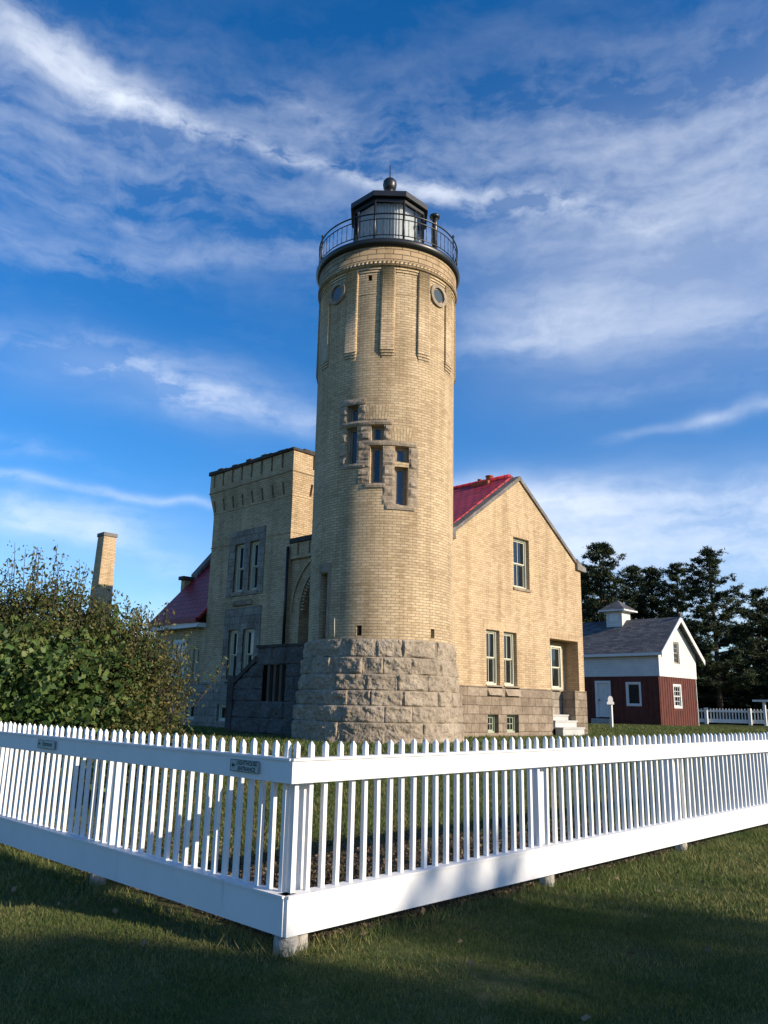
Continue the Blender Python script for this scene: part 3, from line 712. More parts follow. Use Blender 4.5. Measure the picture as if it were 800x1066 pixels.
for k in range(9):
    a = 24.95+.14*k; m.lathe(XC-.02, a+.1, [(0,5.28),(.07,5.33),(.08,5.42),(.03,5.5),(0,5.55)], 6)
m.build('carved_ornament', TRIM, ch_)
bh = [(26.10,26.78,.95,1.57)]
holed_wall(MB(), rect(22.2, y1, .2, 2.407), [rect(*q) for q in bh], lambda u, v, w_: (XC-.06-w_, u, v), .4).build('stone_foundation', ASHLARD, ch_)
for q in bh: window(ch_, lambda u, v, w_: (XC-.06-w_, u, v), *q, rec=.10, cols=1, sash=False, fw=.07)
MB().tube([(XC-.08, y0+.02, 7.3), (XC-.08, y0+.02, 3.4)], .055, 8).build('downpipe', BLACKM, ch_)

# entrance bay with round arch, set between the two towers
eb = thing('entrance_bay', (19, 21, .6), 'low brick entrance bay with round arch and crenel slots between the two towers', 'entrance')
XE = 18.42
fE = lambda u, v, w_: (XE-w_, u, v)
ac, az_, ar = 20.55, 4.9, 1.75
arch = [(ac+ar, 3.4)]+[(ac+ar*math.cos(R_(a)), az_+ar*math.sin(R_(a))) for a in range(0, 181, 8)]+[(ac-ar, 3.4)]
holed_wall(MB(), rect(18.0, 22.85, 2.4, 6.82), [arch], fE, .45).build('arch_wall', BRICK, eb)
m = MB(); holed_wall(m, rect(18.0, 22.85, 6.86, 7.42), [rect(q-.05, q+.05, 6.95, 7.38) for q in (19.2, 20.1, 21.0, 21.75, 22.4)], lambda u, v, w_: (XE-.10-w_, u, v), .35); m.build('parapet', BRICK, eb)
MB().box(XE-.17, XE+.4, 18.0, 22.84, 7.425, 7.60).build('parapet_cap', CAPDARK, eb)
MB().box(XE-.13, XE+.2, 18.0, 22.845, 6.822, 6.857).build('string_course', BRICK, eb)
m = MB()
for i in range(60):   # outer label mould
    a0, a1 = R_(i*3), R_(i*3+3)
    P_ = lambda r, a, w_: fE(ac+r*math.cos(a), az_+r*math.sin(a), w_)
    m.hexa([P_(2.12,a0,.003), P_(2.19,a0,.003), P_(2.19,a1,.003), P_(2.12,a1,.003)], [P_(2.12,a0,.06), P_(2.19,a0,.06), P_(2.19,a1,.06), P_(2.12,a1,.06)])
for i in range(44):   # dog-tooth ring
    a0, a1 = R_(i*4.1+.6), R_(i*4.1+3.0)
    P_ = lambda r, a, w_: fE(ac+r*math.cos(a), az_+r*math.sin(a), w_)
    m.hexa([P_(1.60,a0,-.2), P_(1.765,a0,-.2), P_(1.765,a1,-.2), P_(1.60,a1,-.2)], [P_(1.60,a0,-.05), P_(1.765,a0,-.05), P_(1.765,a1,-.05), P_(1.60,a1,-.05)])
m.build('arch_ring', BRICK, eb)
m = MB(); holed_wall(m, rect(18.2, 22.8, 2.4, 6.8), [rect(21.0, 22.15, 3.4, 4.75)], lambda u, v, w_: (XE+.55-w_, u, v), .2); m.build('inner_wall', BRICK, eb)
window(eb, lambda u, v, w_: (XE+.55-w_, u, v), 21.0, 22.15, 3.4, 4.75, rec=.06, cols=2, fm=CREAM, fw=.12)
MB().box(XE+.80, 23.4, 17.3, 22.84, .3, 6.9).build('rear_block', BRICK, eb)

# stone terrace and stair
ST = thing('stone_stair', (16.2, 20.5, .5), 'dark rock-faced stone stair and landing left of the round tower base', 'stair')
XT = 15.60
def rockwall(name, u0, u1, crs, fn, m_, parent, top=None, seed=3):
    mb = MB(); L = u1-u0; nu = int(L/.035)
    for ci, (za, zb) in enumerate(crs):
        ed = course_blocks(L, .4, .95, ci+seed); nz = max(4, int((zb-za)/.035)); G = []
        for j in range(nz+1):
            z = za+(zb-za)*j/nz; row = []
            for i in range(nu+1):
                u = L*i/nu; d_ = rock_disp(u, z, ed, za, zb, ci*3.7+seed) if 0 < j < nz else -.03
                zz = min(z, top(u0+u)) if top else z
                row.append(fn(u0+u, zz, d_*.8))
            G.append(row)
        for j in range(nz):
            for i in range(nu):
                u = u0+L*(i+.5)/nu
                if top and za+(zb-za)*(j)/nz >= top(u): continue
                mb.face([G[j][i], G[j][i+1], G[j+1][i+1], G[j+1][i]][::-1])
    return mb.build(name, m_, parent)
crs = [(.3,.72),(.72,1.18),(1.18,1.69),(1.69,2.05),(2.05,2.42),(2.42,2.80),(2.80,3.36)]
DST = stone_mat('dark_stair_stone', (.12,.115,.105), (.17,.16,.15))  # landing and stair walls take a darker stone tone than the tower base
fT = lambda u, v, w_: (XT-w_, u, v)
rockwall('landing_wall', 17.9, 19.42, crs, fT, DST, ST)
rockwall('landing_wall', 19.42, 20.55, crs[:3], fT, DST, ST, seed=9)
rockwall('landing_wall', 19.42, 20.55, crs[6:], fT, DST, ST, seed=12)
rockwall('stair_wall', 20.55, 22.25, crs, fT, DST, ST, top=lambda u: 3.36 if u < 20.86 else 2.90-(u-20.86)*.62, seed=21)
rockwall('stair_wall', XT, 17.9, crs[:5], lambda u, v, w_: (u, 22.25+w_, v), DST, ST, top=lambda u: 2.1, seed=2)
m = MB(); m.box(XT+.04, XE-.1, 17.6, 20.9, 2.9, 3.33); m.build('landing', CAPDARK, ST)
m = MB(); m.prism([(17.5,3.34), (20.88,3.34), (20.88,3.42), (17.5,3.42)], 0, XT-.05, XT+.42)
m.prism([(20.885,2.92), (22.1,2.16), (22.1,2.30), (20.885,3.10)], 0, XT-.05, XT+.4)
m.box(XT-.06, XT+.42, 22.0, 22.32, .8, 2.5); m.build('stair_coping', CAPDARK, ST)
m = MB()
for k in range(8): m.box(XT+.42, 17.9, 20.9+.17*k, 20.9+.17*(k+1), .3, 2.9-.17*k*1.35)
m.build('stair_tread', STEP if False else CAPDARK, ST)
MB().box(16.1, 16.3, 19.42, 20.55, .5, 2.8).build('recess_back', DARKW, ST)
for y_ in (19.70, 20.0, 20.30): MB().box(XT+.05, XT+.17, y_-.06, y_+.06, 1.69, 2.82).build('recess_post', paint_mat('old_brown_timber', (.10,.07,.05), .8, .2), ST)

# north wing
nw = thing('north_wing', (19, 30, .6), 'low brick wing with steep red roof, partly behind the shrub', 'house wing')
nwin = [(28.42, 28.84, 2.56, 3.83)]; nb = [(28.38, 28.96, .95, 1.56)]
holed_wall(MB(), rect(28.052, 32.0, 2.41, 4.62), [rect(*q) for q in nwin+[(29.45, 30.5, 2.5, 4.2)]], fX, .35).build('front_wall', BRICK, nw)
holed_wall(MB(), rect(28.052, 32.0, .2, 2.407), [rect(*q) for q in nb], lambda u, v, w_: (XC-.06-w_, u, v), .4).build('stone_foundation', ASHLARD, nw)
window(nw, fX, *nwin[0], rec=.10, cols=1, fm=CREAM, sill=(.03,.12,.05)); window(nw, fX, 29.45, 30.5, 2.5, 4.2, rec=.03, cols=2, fm=WHITE2, fw=.16)
window(nw, lambda u, v, w_: (XC-.06-w_, u, v), *nb[0], rec=.10, cols=1, sash=False, fw=.07)
m = MB(); m.prism([(17.85,4.80), (22.1,9.39), (26.3,4.80), (26.3,4.9), (22.1,9.52), (17.85,4.93)], 1, 28.06, 31.85); m.build('roof', REDROOF, nw)
m = MB(); m.box(17.80, 17.90, 28.06, 31.85, 4.78, 4.98); m.build('gutter', mat('red_gutter', (.25,.015,.02), .5), nw)
MB().box(17.88, XC+.02, 28.06, 31.9, 4.60, 4.775).build('eave_board', WHITE2, nw)
m = MB(); m.prism([(19.9,6.6), (22.1,9.0), (24.3,6.6), (24.3,7.15), (22.1,9.75), (19.9,7.16)], 1, 31.7, 32.05); m.box(19.96, 24.2, 31.75, 32.0, .3, 7.0); m.build('gable_wall', BRICKG, nw)
m = MB(); m.prism([(19.95,7.22), (22.1,9.80), (22.1,9.98), (19.95,7.40)], 1, 31.62, 32.1); m.build('gable_coping', COPING, nw)
m = MB(); m.box(19.45, 19.95, 31.80, 32.1, 6.4, 7.05); st_ = m.build('parapet_stack', BRICK, nw)
MB().box(19.32, 20.12, 31.72, 32.15, 7.06, 7.22).build('stack_cap', CAPDARK, st_)
MB().box(18.72, 26, 28.06, 31.7, .3, 4.9).build('rear_block', BRICK, nw)

# tall square chimney beyond the shrub
tcx, tcy = 18.4, 37.7
tc2 = thing('tall_chimney', (tcx, tcy, .6), 'tall square tan brick chimney rising behind the leafy shrub', 'chimney')
m = MB(); n = 3
m.hexa([(tcx-.52,tcy-.52,.2),(tcx+.52,tcy-.52,.2),(tcx+.52,tcy+.52,.2),(tcx-.52,tcy+.52,.2)], [(tcx-.33,tcy-.33,9.65),(tcx+.33,tcy-.33,9.65),(tcx+.33,tcy+.33,9.65),(tcx-.33,tcy+.33,9.65)])
m.build('chimney_shaft', BRICKG, tc2)
MB().box(tcx-.37, tcx+.37, tcy-.37, tcy+.37, 9.652, 9.83).build('chimney_cap', COPING, tc2)

# ------------------------------------------------------------------ barn
XB, YB, gz = 43.28, 20.76, .87
bn = thing('barn', (XB+2.4, YB+3.5, gz), 'small barn with red boarded ground floor, white upper storey and grey shingle roof with cupola', 'barn')
bxr, bye = 48.16, 29.5; bxm = (XB+bxr)/2; zf, zwe, zrg = 3.59, 4.98, 7.0
f1 = lambda u, v, w_: (u, YB-w_, v); f2 = lambda u, v, w_: (XB-w_, u, v)
w1_ = (45.05, 46.15, 1.86, 3.22); w2_ = (45.28, 46.02, 4.36, 5.64)
m = MB(); holed_wall(m, rect(XB, bxr, gz-.3, zf), [rect(*w1_)], f1, .2)
k = XB+.12
while k < bxr:
    if not (w1_[0]-.12 < k < w1_[1]+.12): m.box(k-.022, k+.022, YB-.022, YB-.002, gz, zf-.02)
    else: m.box(k-.022, k+.022, YB-.022, YB-.002, gz, w1_[2]-.12); m.box(k-.022, k+.022, YB-.022, YB-.002, w1_[3]+.12, zf-.02)
    k += .30
dr = (23.77, 24.70, 1.27, 3.30); fw1 = (21.85, 22.78, 1.93, 3.27)
holed_wall(m, rect(YB+.201, bye, gz-.3, zf), [rect(*dr), rect(*fw1)], f2, .2)
k = YB+.12
while k < bye:
    if not (dr[0]-.15 < k < dr[1]+.15 or fw1[0]-.15 < k < fw1[1]+.15): m.box(XB-.022, XB-.002, k-.022, k+.022, gz, zf-.02)
    k += .30
m.build('lower_wall', REDB, bn)
m = MB(); e = .05; holed_wall(m, [(XB-e, zf), (bxr+e, zf), (bxr+e, zwe), (bxm, zrg-.08), (XB-e, zwe)], [rect(*w2_)], lambda u, v, w_: (u, YB-.05-w_, v), .2)
holed_wall(m, rect(YB+.151, bye, zf, zwe), [], lambda u, v, w_: (XB-.05-w_, u, v), .1); m.box(bxr-.1, bxr+e, YB, bye, gz-.3, zwe); m.box(XB, bxr, bye-.1, bye, gz, zwe)
m.build('upper_wall', CLAP, bn)
m = MB()
for a, b, za, zb in ((XB-.30, bxm, 4.80, zrg), (bxm, bxr+.50, zrg, 4.62)):
    m.prism([(a, za), (b, zb), (b, zb+.10), (a, za+.10)], 1, YB-.38, bye+.3)
m.build('roof', GREYROOF, bn)
m = MB()
for a, b, za, zb in ((XB-.31, bxm-.001, 4.79, zrg), (bxm+.001, bxr+.51, zrg, 4.61)):
    m.prism([(a, za-.18), (b, zb-.18), (b, zb+.105), (a, za+.105)], 1, YB-.44, YB-.384)
m.box(XB-.33, XB-.304, YB-.38, bye+.3, 4.72, 4.88)
m.box(XB-.056, XB+.02, YB-.10, YB-.052, zf, 4.9); m.build('roof_trim', WHITE2, bn)
MB().box(bxm-.05, bxm+.05, YB-.45, YB-.35, 7.0, 7.3).build('ridge_finial', COPING, bn)
window(bn, f1, *w1_, rec=.02, cols=3, rows=2, fm=WHITE2, fw=.11); window(bn, lambda u, v, w_: (u, YB-.05-w_, v), *w2_, rec=.05, cols=3, rows=2, fm=paint_mat('weathered_frame', (.35,.33,.28), .8, .1), fw=.07)
window(bn, f2, *fw1, rec=.0, cols=1, sash=False, fm=WHITE2, fw=.10)
m = MB(); slab(m, f2, dr[0]+.09, dr[1]-.09, dr[2]+.02, dr[3]-.09, -.12, -.05)
dm = m.build('door', WHITE2, bn)
m = MB()
for a, b, c, d in ((dr[0]-.04, dr[0]+.09, dr[2], dr[3]+.05), (dr[1]-.09, dr[1]+.04, dr[2], dr[3]+.05), (dr[0]+.09, dr[1]-.09, dr[3]-.09, dr[3]+.05)): slab(m, f2, a, b, c, d, -.14, .03)
m.build('door_frame', WHITE2, dm)
m = MB()
for v0, v1 in ((1.45, 2.1), (2.25, 3.05)):
    for u0, u1 in ((dr[0]+.2, 24.2), (24.28, dr[1]-.2)):
        slab(m, f2, u0, u1, v0, v0+.02, -.052, -.04); slab(m, f2, u0, u1, v1-.02, v1, -.052, -.04); slab(m, f2, u0, u0+.02, v0+.02, v1-.02, -.052, -.04); slab(m, f2, u1-.02, u1, v0+.02, v1-.02, -.052, -.04)
m.build('door_panel', WHITE2, dm)
MB().lathe(XB-.02, dr[1]-.2, [(0,2.2),(.04,2.22),(.04,2.27),(0,2.3)], 8).build('door_handle', BLACKM, dm)
MB().box(XB-.5, XB-.03, dr[0]-.1, dr[1]+.1, gz-.2, 1.2).build('door_step', CONC, bn)
# cupola
cx0, cx1, cy0, cy1 = bxm-.53, bxm+.53, 23.8, 24.86
m = MB(); m.box(cx0, cx1, cy0, cy1, 6.4, 7.62); cu_ = m.build('cupola', CLAP, bn)
m = MB(); slab(m, lambda u, v, w_: (cx0-w_, u, v), cy0+.22, cy1-.22, 7.0, 7.5, .002, .03); m.build('louvre', WHITE2, cu_)
m = MB(); rr = .34; a_, b_ = cx0-rr, cx1+rr; c_, d_ = cy0-rr, cy1+rr; xmid, ymid = (cx0+cx1)/2, (cy0+cy1)/2; zt = 8.38
m.box(a_, b_, c_, d_, 7.62, 7.70)
m.build('cupola_eave', WHITE2, cu_)
m = MB(); q = [(a_,c_,7.703),(b_,c_,7.703),(b_,d_,7.703),(a_,d_,7.703)]
for k in range(4): m.face([q[k], q[(k+1) % 4], (xmid, ymid, zt)])
m.build('cupola_roof', GREYROOF, cu_)
MB().tube([(xmid, ymid, zt-.05), (xmid, ymid, zt+.7)], .02, 6).build('lightning_rod', BLACKM, cu_)

# white marker post by the barn door
sx, sy = 36.6, 20.1
sp_ = thing('marker_post', (sx, sy, ground_z(sx, sy)), 'white wooden post with a small rounded board on top, before the barn door', 'post')
zb_ = ground_z(sx, sy)
MB().box(sx-.055, sx+.055, sy-.055, sy+.055, zb_-.1, 2.3-.1).build('post', WHITE2, sp_)
m = MB(); c = Vector((sx-.06, sy, 0)); t = Vector((.7,-.7,0)).normalized(); nn = Vector((-.7,-.7,0)).normalized()
pr = [(-.17,2.06),(.17,2.06),(.18,2.15),(.12,2.22),(.12,2.36),(.07,2.44),(0,2.47),(-.07,2.44),(-.12,2.36),(-.12,2.22),(-.18,2.15)]
m.hexa([tuple(c+t*a+nn*.02+Vector((0,0,b-.12))) for a, b in pr], [tuple(c+t*a+nn*.06+Vector((0,0,b-.12))) for a, b in pr]); m.build('board', WHITE2, sp_)
# ------------------------------------------------------------------ picket fences
def copy_to(src, parent, dloc):
    c = src.copy(); COL.objects.link(c); c.parent = parent; c.location = Vector(src.location)+Vector(dloc); return c
def picket_mesh(wd, z0, z1, tip):
    h = wd/2; m = MB(); lo = [(-h,-h,z0),(h,-h,z0),(h,h,z0),(-h,h,z0)]; hi = [(-h,-h,z1-tip),(h,-h,z1-tip),(h,h,z1-tip),(-h,h,z1-tip)]
    m.face(lo[::-1])
    for i in range(4): m.face([lo[i], lo[(i+1)%4], hi[(i+1)%4], hi[i]])
    q = h*.22; t = [(-q,-q,z1),(q,-q,z1),(q,q,z1),(-q,q,z1)]
    for i in range(4): m.face([hi[i], hi[(i+1)%4], t[(i+1)%4], t[i]])
    m.face(t); return m
def fence(name, loc, dirv, L, n_p, sp, p0, posts, label, seed, cap=True):
    """dirv unit vector along the fence, outer side is to the right of dirv or left by 'side'"""
    side = dirv[2]; d = Vector((dirv[0], dirv[1], 0)); nrm = Vector((d.y, -d.x, 0))*side   # outward normal
    f = thing(name, loc, label, 'fence', 'white picket fences'); B = Vector(loc)
    def fn(u, v, w_): return tuple(B+d*u+nrm*w_+Vector((0,0,v)))
    js = [0.]+[p+.02 for p in posts if p > 1]+[L]; rj = random.Random(seed+50)
    for a_, b_ in zip(js, js[1:]):
        e_ = .0015; w0 = rj.uniform(-.002, .002)
        m = MB(); slab(m, fn, a_+e_, b_-e_, 1.068, 1.218, -.038, w0); slab(m, fn, a_+e_, b_-e_, 1.219, 1.236, -.095, .012+w0); m.build('top_rail', WHITE, f)
        m = MB(); slab(m, fn, a_+e_, b_-e_, .10+w0, .335, -.04, .012+w0); slab(m, fn, a_+e_, b_-e_, .336, .352, -.10, .022+w0); m.build('bottom_board', WHITE, f)
    m = MB(); slab(m, fn, 0, L, .36, .44, -.16, -.115); slab(m, fn, 0, L, 1.10, 1.19, -.16, -.115)
    r_ = random.Random(seed)
    src = picket_mesh(.035, 0, 1.0, .028).build('picket', WHITE, None); src.parent = f
    for i in range(n_p):
        u = p0+sp*i; P = d*u-nrm*.066
        o_ = src if i == 0 else src.copy()
        if i: COL.objects.link(o_); o_.parent = f
        o_.location = (P.x, P.y, .345+r_.uniform(-.002,.002)); o_.scale = (1, 1, 1.0+r_.uniform(-.006,.006)); o_.rotation_euler = (r_.uniform(-.006,.006), r_.uniform(-.006,.006), math.atan2(d.y, d.x)+r_.uniform(-.03,.03))
    for u in posts:
        m = MB(); c = B+d*u-nrm*.19
        m.box(c.x-.06, c.x+.06, c.y-.06, c.y+.06, .10, 1.20); m.build('post', WHITE, f)
        m = MB().lathe(c.x+nrm.x*.09, c.y+nrm.y*.09, [(.075,-.1),(.07,.05),(.068,.13),(0,.13)], 12); m.build('post_footing', CONC, f)
    return f
fr1 = fence('picket_fence', (3.72, 4.50, 0), (1, 0, 1), 13.7, 99, .1375, .09, [.20, 3.28, 6.2, 9.3, 12.4], 'sunlit white picket fence running from the corner to the right edge', 1)
fl1 = fence('picket_fence', (3.72, 4.515, 0), (0, 1, -1), 13.2, 96, .1360, .12, [2.80, 5.7, 8.6, 11.5], 'white picket fence running left from the corner, in shade, carrying two small signs', 2)
# corner stake under the corner
MB().lathe(3.80, 4.58, [(.09,-.1),(.085,.05),(.075,.14),(0,.14)], 10).build('post_footing', CONC, fr1)

def text_mesh(body, size, fn, parent, m_, cx, cz, name='lettering'):
    cu2 = bpy.data.curves.new('t', 'FONT'); cu2.body = body; cu2.size = size; cu2.align_x = 'CENTER'; cu2.align_y = 'CENTER'; cu2.offset = .0012
    to = bpy.data.objects.new('t', cu2); COL.objects.link(to); dg = bpy.context.evaluated_depsgraph_get(); dg.update()
    me2 = bpy.data.meshes.new_from_object(to.evaluated_get(dg)); bpy.data.objects.remove(to)
    off = Vector((0,0,0)); r = parent
    while r is not None: off += r.location; r = r.parent
    me3 = bpy.data.meshes.new(name); me3.from_pydata([tuple(Vector(fn(v.co.x+cx, v.co.y+cz, 0))-off) for v in me2.vertices], [], [tuple(p.vertices) for p in me2.polygons])
    me3.materials.append(m_); o_ = bpy.data.objects.new(name, me3); COL.objects.link(o_); o_.parent = parent; return o_
PLAQ = paint_mat('grey_green_plaque', (.42,.47,.43), .6, .1); INK = mat('dark_sign_ink', (.01,.02,.025), .6)
def sign(yc, zc, wd, ht, lines, label):
    s_ = thing('direction_sign', (3.70, yc, zc), label, 'sign')
    fn = lambda u, v, w_: (3.716-.012-.004-w_, yc-u, zc+v)   # u to the right as seen from outside
    m = MB(); slab(m, fn, -wd/2, wd/2, -ht/2, ht/2, -.004, .002); m.build('plaque', PLAQ, s_)
    b = .0035; m = MB()
    for a0, a1, c0, c1 in ((-wd/2, wd/2, ht/2-b, ht/2), (-wd/2, wd/2, -ht/2, -ht/2+b), (-wd/2, -wd/2+b, -ht/2+b, ht/2-b), (wd/2-b, wd/2, -ht/2+b, ht/2-b)): slab(m, fn, a0, a1, c0, c1, .0022, .0035)
    m.build('border', INK, s_)
    m = MB(); ax = -wd/2+.035; f3 = lambda u, v: fn(u, v, .003)
    m.face([f3(ax-.022, 0), f3(ax+.004, -.020), f3(ax+.004, .020)]); m.face([f3(ax+.004, -.006), f3(ax+.026, -.006), f3(ax+.026, .006), f3(ax+.004, .006)]); m.build('arrow', INK, s_)
    for (t_, sz, dz) in lines: text_mesh(t_, sz, lambda u, v, w_: fn(u, v, .003), s_, INK, .03, dz)
sign(5.03, 1.155, .345, .085, [('LIGHTHOUSE', .042, .019), ('ENTRANCE', .042, -.021)], 'small plaque reading LIGHTHOUSE ENTRANCE near the fence corner')
sign(8.45, 1.155, .40, .085, [('Entrance', .062, .002)], 'small plaque reading Entrance, farther left on the shaded fence')

# distant fence beside the barn
ff = thing('picket_fence', (56.9, 24.6, .88), 'distant grey-white picket fence right of the barn, before the dark pines', 'fence', 'white picket fences')
p_a = Vector((56.9, 24.6, 0)); p_b = Vector((60.2, 14.2, 0)); d = (p_b-p_a).normalized(); nrm = Vector((d.y, -d.x, 0)); L = (p_b-p_a).length
if nrm.dot(Vector((-1, 0, 0))) < 0: nrm = -nrm
fn = lambda u, v, w_: tuple(p_a+d*u+nrm*w_+Vector((0,0,v)))
m = MB(); slab(m, fn, 0, L, 1.72, 1.86, -.03, .03); m.build('top_rail', WHITE2, ff)
m = MB(); slab(m, fn, 0, L, 1.0, 1.25, -.03, .03); m.build('bottom_board', WHITE2, ff)
src = picket_mesh(.085, 0, .95, .05).build('picket', WHITE2, None); src.parent = ff
for i in range(int(L/.20)):
    P = d*(.1+.20*i); o_ = src if i == 0 else src.copy()
    if i: COL.objects.link(o_); o_.parent = ff
    o_.location = (P.x-nrm.x*.07, P.y-nrm.y*.07, 1.02-.88); o_.rotation_euler = (0, 0, math.atan2(d.y, d.x))
for u in (.6, 3.4, 6.2, 9.0):
    c = p_a+d*u+nrm*.05; MB().box(c.x-.1, c.x+.1, c.y-.1, c.y+.1, .7, 2.0).build('post', WHITE2, ff)
gp = thing('gate_post', (57.6, 20.25, .8), 'white post with cross arm at the right edge of the photo, beside the distant fence', 'post')
m = MB(); m.box(57.52, 57.68, 20.17, 20.33, .7, 2.45); m.build('post', WHITE2, gp)
m = MB(); m.box(57.3, 57.9, 19.7, 20.9, 2.45, 2.58); m.build('cross_arm', WHITE2, gp)

# ------------------------------------------------------------------ foliage
def leaves(centers, size, jitter, asp=.5, up=0.):
    n = len(centers); a = rng.normal(size=(n,3)); a[:,2] += up; a /= np.linalg.norm(a, axis=1)[:,None]
    b = rng.normal(size=(n,3)); b -= a*(a*b).sum(1)[:,None]; b /= np.linalg.norm(b, axis=1)[:,None]
    s_ = (size*(1+jitter*rng.uniform(-1,1,n)))[:,None] if np.isscalar(size) else (size*(1+jitter*rng.uniform(-1,1,n)))[:,None]
    c = centers; v = np.stack([c-a*s_*.5, c+b*s_*asp*.5, c+a*s_*.5, c-b*s_*asp*.5], 1)
    return v.reshape(-1,3)
def branchy(m, p, q, r0, r1, bend=.1, n=4):
    p = Vector(p); q = Vector(q); L = (q-p).length; pts = []; rd = []
    o1 = Vector((random.uniform(-1,1), random.uniform(-1,1), random.uniform(-.3,.6)))*bend*L
    for i in range(n+1):
        t = i/n; pts.append(p.lerp(q, t)+o1*math.sin(t*math.pi)); rd.append(r0+(r1-r0)*t)
    m.tube(pts, rd, 6); return pts
# big leafy shrub on the left, several stems
sh = thing('leafy_shrub', (5.6, 12.6, ground_z(5.6, 12.6)), 'large dense green shrub with yellowing shoots behind the left fence', 'shrub')
cR = Vector((.7163, -.6975, 0)).normalized(); cR = Vector((.6975,-.7163,0)).normalized(); cF = Vector((.6926,.6811,0)).normalized()
def SH(a, z, dpt=0, hd=14.0):   # a = metres to the right of the axis through (6.1,12.6)
    return Vector((6.1, 12.6, 0))+cR*a+cF*dpt+Vector((0,0,z))
# lobes : (offset right, height, depth, rx, rz)
lob = [(-3.1,1.9,.0,1.3,1.25),(-1.9,2.2,.3,1.1,1.25),(-1.0,1.7,-.5,1.15,1.2),(-.9,2.6,.2,.9,.95),(.0,1.5,-.3,1.1,1.15),(.1,2.45,.3,.75,.75),(.5,1.8,.0,.75,1.0),(.75,1.5,-.1,.5,.8),(.8,2.1,.2,.42,.58),(.5,.9,-.4,1.1,.8),(-1.6,.9,-.5,1.5,.9),(-3.6,1.0,-.3,1.4,1.0),(.8,.8,-.1,.4,.45)]
stm = MB(); cen = []; cen2 = []
for (a, z, dp, rx, rz) in lob:
    c = SH(a, z, dp); base = SH(a*.6-.3, .1, dp*.5)
    branchy(stm, base, c, .05, .02, .1)
    for k in range(7):
        dirv = Vector((random.gauss(0,1), random.gauss(0,1), random.gauss(.4,1))).normalized(); q = c+Vector((dirv.x*rx, dirv.y*rx, dirv.z*rz))*.95
        branchy(stm, c, q, .016, .005, .12)
    n = int(5200*rx*rx*rz/1.2)
    dv = rng.normal(size=(n,3)); dv /= np.linalg.norm(dv, axis=1)[:,None]; rr_ = rng.uniform(.35, 1., n)**.5
    # clumps: displace radius by low frequency noise
    nz_ = np.array([noise.noise(Vector((d_[0]*2.4+a, d_[1]*2.4, d_[2]*2.4+z))) for d_ in dv]); rr_ *= 1+.55*nz_
    pts = np.array(c)+dv*rr_[:,None]*np.array([rx, rx, rz]); cen.append(pts)
cen = np.concatenate(cen); cen = cen[(cen[:,2] > .12) & (cen[:,0] > 4.0)]
# split by height: broad leaves below, finer above and to the right
ra = (cen-np.array([6.1,12.6,0]))@np.array(cR)
hfine = (cen[:,2] > 2.5+.4*rng.normal(size=len(cen))) | (ra > .75+.35*rng.normal(size=len(cen)))
big = cen[~hfine]; fin = cen[hfine]
soup('leaves', leaves(big, .115, .4, .75), None, LEAF, sh, rng.uniform(0,1,len(big)), 4)
fin = np.concatenate([fin, fin+rng.normal(size=fin.shape)*.06, fin+rng.normal(size=fin.shape)*.06])
soup('leaves', leaves(fin, .062, .4, .5, .4), None, LEAFY, sh, rng.uniform(0,1,len(fin))*.9, 4)
# shoots standing out of the outline
tw = MB(); tl = []
tops = [(-2.9,3.0,3.5,8),(-2.3,3.0,3.75,10),(-1.6,3.1,3.95,12),(-.95,3.2,4.35,16),(-.5,3.1,4.0,12),(-2.0,3.2,4.05,10),(-.05,2.9,3.75,12),(.35,2.6,3.45,10),(.8,2.5,3.25,8),(.95,2.4,3.5,10),(1.15,2.2,2.9,8),(1.2,1.7,2.5,7),(-3.6,2.8,3.5,8)]
for (a, z0_, z1_, n) in tops:
    for k in range(n):
        aa = a+random.gauss(0,.22); p = SH(aa, z0_-.5+random.uniform(-.2,.2), random.gauss(.1,.3)); q = p+Vector((random.gauss(0,.14), random.gauss(0,.14), 0))+Vector((0,0,(z1_-z0_+.42)*random.uniform(.5,.95)))+cR*(.1 if a > 1 else 0)
        pts = branchy(tw, p, q, .010, .003, .05)
        for t in np.linspace(.1, 1, 54):
            b_ = p.lerp(q, float(t)); tl.append([b_.x+random.gauss(0,.07), b_.y+random.gauss(0,.07), b_.z+random.gauss(0,.03)])
tw.build('top_twigs', BARK, sh); tw = MB()
for k in range(80):   # side shoots on the right flank
    p = SH(.78+random.gauss(0,.22), random.uniform(.7,2.1), random.gauss(0,.25)); q = p+cR*random.uniform(.3,.75)+Vector((0,0,random.uniform(.05,.5)))+cF*random.gauss(0,.2)
    branchy(tw, p, q, .009, .003, .1)
    for t in np.linspace(.1, 1, 26):
        b_ = p.lerp(q, float(t)); tl.append([b_.x+random.gauss(0,.05), b_.y+random.gauss(0,.05), b_.z+random.gauss(0,.05)])
tl = np.array(tl); soup('shoot_leaves', leaves(tl, .068, .4, .45, .8), None, LEAFY, sh, rng.uniform(0,1,len(tl)), 4)
stm.build('stems', BARK, sh); tw.build('side_twigs', BARK, sh)
